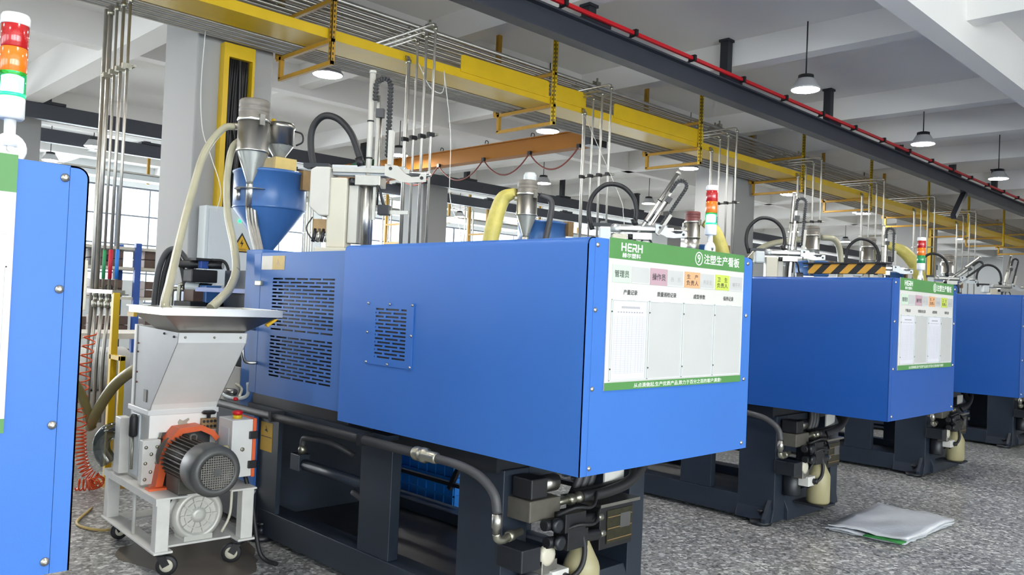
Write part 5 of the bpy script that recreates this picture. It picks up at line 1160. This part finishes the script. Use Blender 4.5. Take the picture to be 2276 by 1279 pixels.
# loose tubing on the table beside the granulator
t = thing('tubing_tangle', 'tangle of pale tubing on the rail between the granulator and the machine', 'hose', (2.5, 5.2, 0.85))
MB().tube([(2.42, 5.2, 0.95), (2.46, 5.12, 0.88), (2.50, 5.02, 0.87), (2.53, 4.95, 0.9), (2.52, 4.93, 0.98)], 0.012, 8, 6).build('tube', CABG, t)
MB().tube([(2.44, 5.3, 1.05), (2.5, 5.2, 0.98), (2.56, 5.1, 0.93), (2.5, 5.0, 0.88)], 0.009, 8, 6).build('tube', CREAM, t)
MB().cyl((2.44, 5.22, 0.905), (2.5, 5.06, 0.905), 0.022, n=12).build('fitting', STEELR, t)
MB().box(2.46, 2.58, 5.14, 5.26, 0.85, 1.06).build('stand_block', SHELF, t, 0.004)
MB().lathe([(0.014, 0), (0.018, 0.01), (0.01, 0.02)], (2.46, 4.97, 0.865), 10).build('red_tip', REDP, t)
# hanging white wires
for (pts, lb) in (([(3.22, 7.45, 4.0), (3.25, 7.54, 3.86), (3.24, 7.54, 3.43), (3.27, 7.53, 3.06), (3.30, 7.38, 2.79), (3.33, 7.22, 2.49), (3.27, 7.15, 2.27)], 'thin white wire hanging in front of the near column'),
                  ([(5.44, 6.68, 3.97), (5.44, 6.53, 3.3), (5.40, 6.45, 2.66), (5.38, 6.33, 2.42), (5.36, 6.22, 2.28), (5.32, 6.11, 2.0)], 'thin white wire hanging in front of the crane girder'),
                  ([(7.68, 6.68, 3.97), (7.65, 6.05, 2.91), (7.62, 5.94, 2.64), (7.66, 5.91, 2.2)], 'thin white wire hanging inside the black cable loop'),
                  ([(5.1, 6.68, 3.97), (5.16, 6.55, 3.72), (5.25, 6.48, 3.66), (5.39, 6.6, 3.8), (5.44, 6.68, 3.96)], 'short looping white wire below the yellow trunking')):
    tag(MB().tube(pts, 0.0042, 6, 6).build('hanging_wire', WIRE), lb, 'wire')

# ================================================================== blue crates behind the base
def crate(x0, y0, z0, lx, ly, h, label):
    t = thing('plastic_crate', label, 'crate', (x0 + lx / 2, y0 + ly / 2, z0), 'blue plastic crates between the machines')
    m = MB(); e = 0.004
    m.box(x0, x0 + lx, y0, y0 + ly, z0, z0 + e); m.box(x0, x0 + e, y0, y0 + ly, z0, z0 + h); m.box(x0 + lx - e, x0 + lx, y0, y0 + ly, z0, z0 + h); m.box(x0, x0 + lx, y0, y0 + e, z0, z0 + h); m.box(x0, x0 + lx, y0 + ly - e, y0 + ly, z0, z0 + h)
    m.build('shell', CRATE, t)
    r = MB(); n = int(ly / 0.09)
    for i in range(n + 1): r.box(x0 - 0.01, x0, y0 + (ly - 0.012) * i / n, y0 + (ly - 0.012) * i / n + 0.012, z0, z0 + h)
    n = int(lx / 0.09)
    for i in range(n + 1): r.box(x0 + (lx - 0.012) * i / n, x0 + (lx - 0.012) * i / n + 0.012, y0 - 0.01, y0, z0, z0 + h)
    for z in (z0 + h * 0.55, z0 + h * 0.78, z0 + h - 0.014): r.box(x0 - 0.012, x0, y0, y0 + ly, z, z + 0.012); r.box(x0, x0 + lx, y0 - 0.012, y0, z, z + 0.012)
    r.build('ribs', CRATE, t)
    return t
crate(3.86, 4.42, 0.0, 0.42, 0.62, 0.3, 'lower blue crate seen through the machine base')
crate(3.86, 4.42, 0.3, 0.42, 0.62, 0.3, 'upper blue crate seen through the machine base')
crate(3.86, 5.1, 0.0, 0.42, 0.62, 0.3, 'lower blue crate behind the middle post of the base')
crate(3.86, 5.1, 0.3, 0.42, 0.62, 0.3, 'upper blue crate behind the middle post of the base')
crate(6.98, 4.6, 0.0, 0.42, 0.62, 0.3, 'blue crate behind the base of the second machine')

# ================================================================== folded sack on the floor
t = thing('folded_sack', 'flat silver white folded sack with a green edge on the floor', 'sack', (6.4, 2.35, 0))
def sheet(corners, z, amp, seed, nx=14, ny=10, th=0.006):
    rr_ = random.Random(seed); a, b, c, d = [Vector(q) for q in corners]; top = []; m = MB()
    f1, f2, f3 = rr_.uniform(2, 5), rr_.uniform(2, 5), rr_.uniform(0, 6)
    for i in range(nx + 1):
        for j in range(ny + 1):
            u, v_ = i / nx, j / ny; p = a.lerp(b, u).lerp(d.lerp(c, u), v_)
            h = z + amp * (0.5 + 0.5 * math.sin(f1 * u * 3 + f3) * math.cos(f2 * v_ * 3)) + rr_.uniform(0, amp * 0.35)
            if i in (0, nx) or j in (0, ny): p = p + V(rr_.uniform(-.008, .008), rr_.uniform(-.008, .008), 0)
            top.append(V(p.x, p.y, h))
    N = len(top); m.v = top + [p - V(0, 0, th) for p in top]; ix = lambda i, j: i * (ny + 1) + j
    for i in range(nx):
        for j in range(ny):
            q = [ix(i, j), ix(i + 1, j), ix(i + 1, j + 1), ix(i, j + 1)]; m.face(q, True); m.face([N + k for k in reversed(q)], True)
    ed = [ix(i, 0) for i in range(nx + 1)] + [ix(nx, j) for j in range(1, ny + 1)] + [ix(i, ny) for i in range(nx - 1, -1, -1)] + [ix(0, j) for j in range(ny - 1, 0, -1)]
    for k in range(len(ed)):
        p, q = ed[k], ed[(k + 1) % len(ed)]; m.face([q, p, N + p, N + q])
    return m
sheet([(5.98, 2.12, 0), (6.88, 2.1, 0), (6.96, 2.66, 0), (5.94, 2.62, 0)], 0.008, 0.006, 3).build('lower_fold', SACK, t)
sheet([(5.94, 2.1, 0), (6.9, 2.08, 0), (6.94, 2.64, 0), (5.9, 2.64, 0)], 0.024, 0.012, 5).build('middle_fold', SACK, t)
sheet([(5.95, 2.08, 0), (6.92, 2.09, 0), (6.93, 2.66, 0), (5.92, 2.62, 0)], 0.044, 0.016, 9).build('top_fold', SACK, t)
sheet([(5.90, 2.1, 0), (5.98, 2.1, 0), (5.98, 2.36, 0), (5.885, 2.36, 0)], 0.034, 0.006, 12, 8, 3).build('printed_edge', SACKG, t)

# ================================================================== hazard striped bar on the third machine
t = thing('striped_bar', 'black and yellow striped safety bar above the second machine', 'safety bar', (9.3, 3.9, 1.838))
MB().box(9.24, 9.36, 3.6, 4.45, 2.06, 2.17).build('bar', STRIPE, t, 0.004)
MB().box(9.2, 9.40, 3.55, 4.5, 2.17, 2.185).build('bar_top', BLACK, t)
for y in (3.63, 3.78): MB().box(9.28, 9.32, y - 0.02, y + 0.02, 1.838, 2.06).build('bar_post', ZINC, t)

# ================================================================== mould rack in the far bay
t = thing('mould_rack', 'blue steel rack with beige shelves behind the pipe bundle', 'rack', (4.2, 12.2, 0))
for (x, y) in ((3.2, 12.0), (4.37, 12.0), (5.6, 12.0), (3.2, 12.7), (4.37, 12.7), (5.6, 12.7)):
    MB().box(x - 0.04, x + 0.04, y - 0.04, y + 0.04, 0, 2.18).build('post', RACKB, t, 0.004)
for z in (0.35, 0.9, 1.42, 1.84, 2.12):
    MB().box(3.16, 5.64, 12.0, 12.7, z - 0.04, z).build('shelf', SHELF, t)
k = 0
for (z, row) in ((1.42, (3.35, 3.85, 4.52, 5.05)), (1.84, (3.3, 3.8, 4.5, 5.0)), (0.9, (3.4, 3.9, 4.55, 5.1)), (0.35, (3.4, 3.95, 4.6, 5.1))):
    for x in row:
        k += 1; wd = R.uniform(0.36, 0.44); h = R.uniform(0.2, 0.25)
        nm = {1.42: 'third', 1.84: 'top', 0.9: 'second', 0.35: 'lowest'}[z]; ps = ('leftmost', 'left of the middle post', 'right of the middle post', 'rightmost')[row.index(x)]
        q = thing('mould_block', 'rusty brown mould on the %s rack shelf, %s' % (nm, ps), 'mould', (x + wd / 2, 12.3, z), 'moulds on the blue rack')
        MB().box(x, x + wd, 12.08, 12.55, z, z + h * 0.48).build('lower_half', MOLD, q, 0.006)
        MB().box(x, x + wd, 12.08, 12.55, z + h * 0.5, z + h).build('upper_half', MOLD, q, 0.006)
        MB().lathe([(0.05, 0), (0.05, 0.015), (0.03, 0.02)], (x + wd / 2, 12.08, z + h / 2), 14, (0, -1, 0)).build('locating_ring', NAVY2, q)

# low cabinets and drums in the gap behind the guard post
t = thing('storage_drum', 'white drum lying behind the yellow guard post', 'drum', (2.9, 8.6, 0.5))
MB().lathe([(0.2, 0), (0.21, 0.01), (0.21, 0.6), (0.2, 0.61)], (2.45, 8.5, 0.75), 24, (1, 0.2, 0)).build('drum', WHITE, t)
MB().box(2.4, 3.0, 8.3, 8.8, 0, 0.54).build('stand', SHELF, t)
t = thing('far_workbench', 'grey workbench under the far rack', 'bench', (3.2, 9.6, 0))
MB().box(2.2, 4.6, 9.2, 10.0, 1.0, 1.06).build('top', SHELF, t)
for (x, y) in ((2.25, 9.25), (4.55, 9.25), (2.25, 9.95), (4.55, 9.95)): MB().box(x - 0.03, x + 0.03, y - 0.03, y + 0.03, 0, 1.0).build('leg', RACKB, t)
MB().box(2.3, 4.5, 9.25, 9.95, 0.3, 0.34).build('shelf', SHELF, t)

# ================================================================== second rack line in the far bay
t = thing('far_pipe_rack', 'pale grey pipe rack running below the far windows', 'pipe rack', (15, 19.7, 3.9))
MB().box(-8, 45, 19.5, 19.9, 4.02, 4.14).build('tray', CABG, t)
for k in range(4): MB().cyl((-8, 19.55 + 0.1 * k, 4.17), (45, 19.55 + 0.1 * k, 4.17), 0.025, n=6).build('pipe', GALV, t)
for x in (4.3, 7.4, 10.5, 13.6, 16.7, 19.8, 22.9): MB().box(x - 0.03, x + 0.03, 19.9, 19.96, 4.0, ZC).build('hanger', YELD, t)
for (k, x) in enumerate((8.15, 11.3, 13.8, 16.9, 19.9)):
    q = thing('far_pipe_drop', ('thin pipe drop in front of the left far window', 'thin pipe drop in the far bay, second from left', 'thin pipe drop in the far bay, third from left', 'thin pipe drop in the far bay, fourth from left', 'thin pipe drop in the far bay, rightmost')[k], 'pipes', (x, 19.4, 0.0), 'thin pipe drops in the far bay')
    for j in range(4):
        y = 19.0 + 0.13 * j
        MB().tube([(x, y, 0.0), (x, y, 4.36 + 0.05 * j), (x, y + 0.04, 4.4 + 0.05 * j), (x, y + 0.6, 4.4 + 0.05 * j)], 0.022, 6, 0).build('pipe', GALV, q)
        MB().cyl((x, y, 1.7), (x, y, 2.5), 0.026, n=6).build('tape', TBLU if j % 2 else CABG, q)
    MB().cyl((x, 18.95, 3.2), (x, 19.5, 3.2), 0.015, n=6).build('clamp_rod', ZINC, q)
for (k, x) in enumerate((13.2, 16.2, 18.4)):
    q = thing('far_bracket', ('small yellow bracket behind the yellow sleeve', 'small yellow bracket right of the silver loader', 'small yellow bracket left of the black cable loop')[k], 'bracket', (x, 17.9, 3.0), 'small yellow brackets in the far bay')
    for y in (17.6, 18.4): MB().box(x - 0.03, x + 0.03, y - 0.03, y + 0.03, 3.0, ZC).build('post', YELD, q)
    for z in (3.05, 3.55): MB().box(x - 0.025, x + 0.025, 17.6, 18.4, z - 0.025, z + 0.025).build('rung', YELD, q)
# far machines below the windows, only their tops show
for (k, x) in enumerate((5.2, 8.6, 12.0, 15.4, 18.8)):
    q = thing('far_machine', ('pale far machine beside the mould rack', 'pale far machine left of the robot column', 'pale far machine right of the robot column', 'pale far machine behind the silver loader', 'pale far machine behind the black cable loop')[k], 'machine', (x, 18, 0), 'machines in the far bay')
    MB().box(x, x + 1.3, 17.4, 19.4, 0.3, 1.7).build('cover', CABG, q, 0.01)
    MB().box(x + 0.05, x + 1.25, 17.5, 21.5, 0, 0.8).build('base', NAVY, q)
    MB().lathe([(0.05, 0), (0.05, 0.15), (0.3, 0.5), (0.3, 0.8)], (x + 0.65, 20.6, 1.6), 20).build('hopper', HOPB, q)
    MB().box(x + 0.4, x + 0.9, 20.2, 21.0, 0.8, 1.6).build('feed_block', NAVY, q)
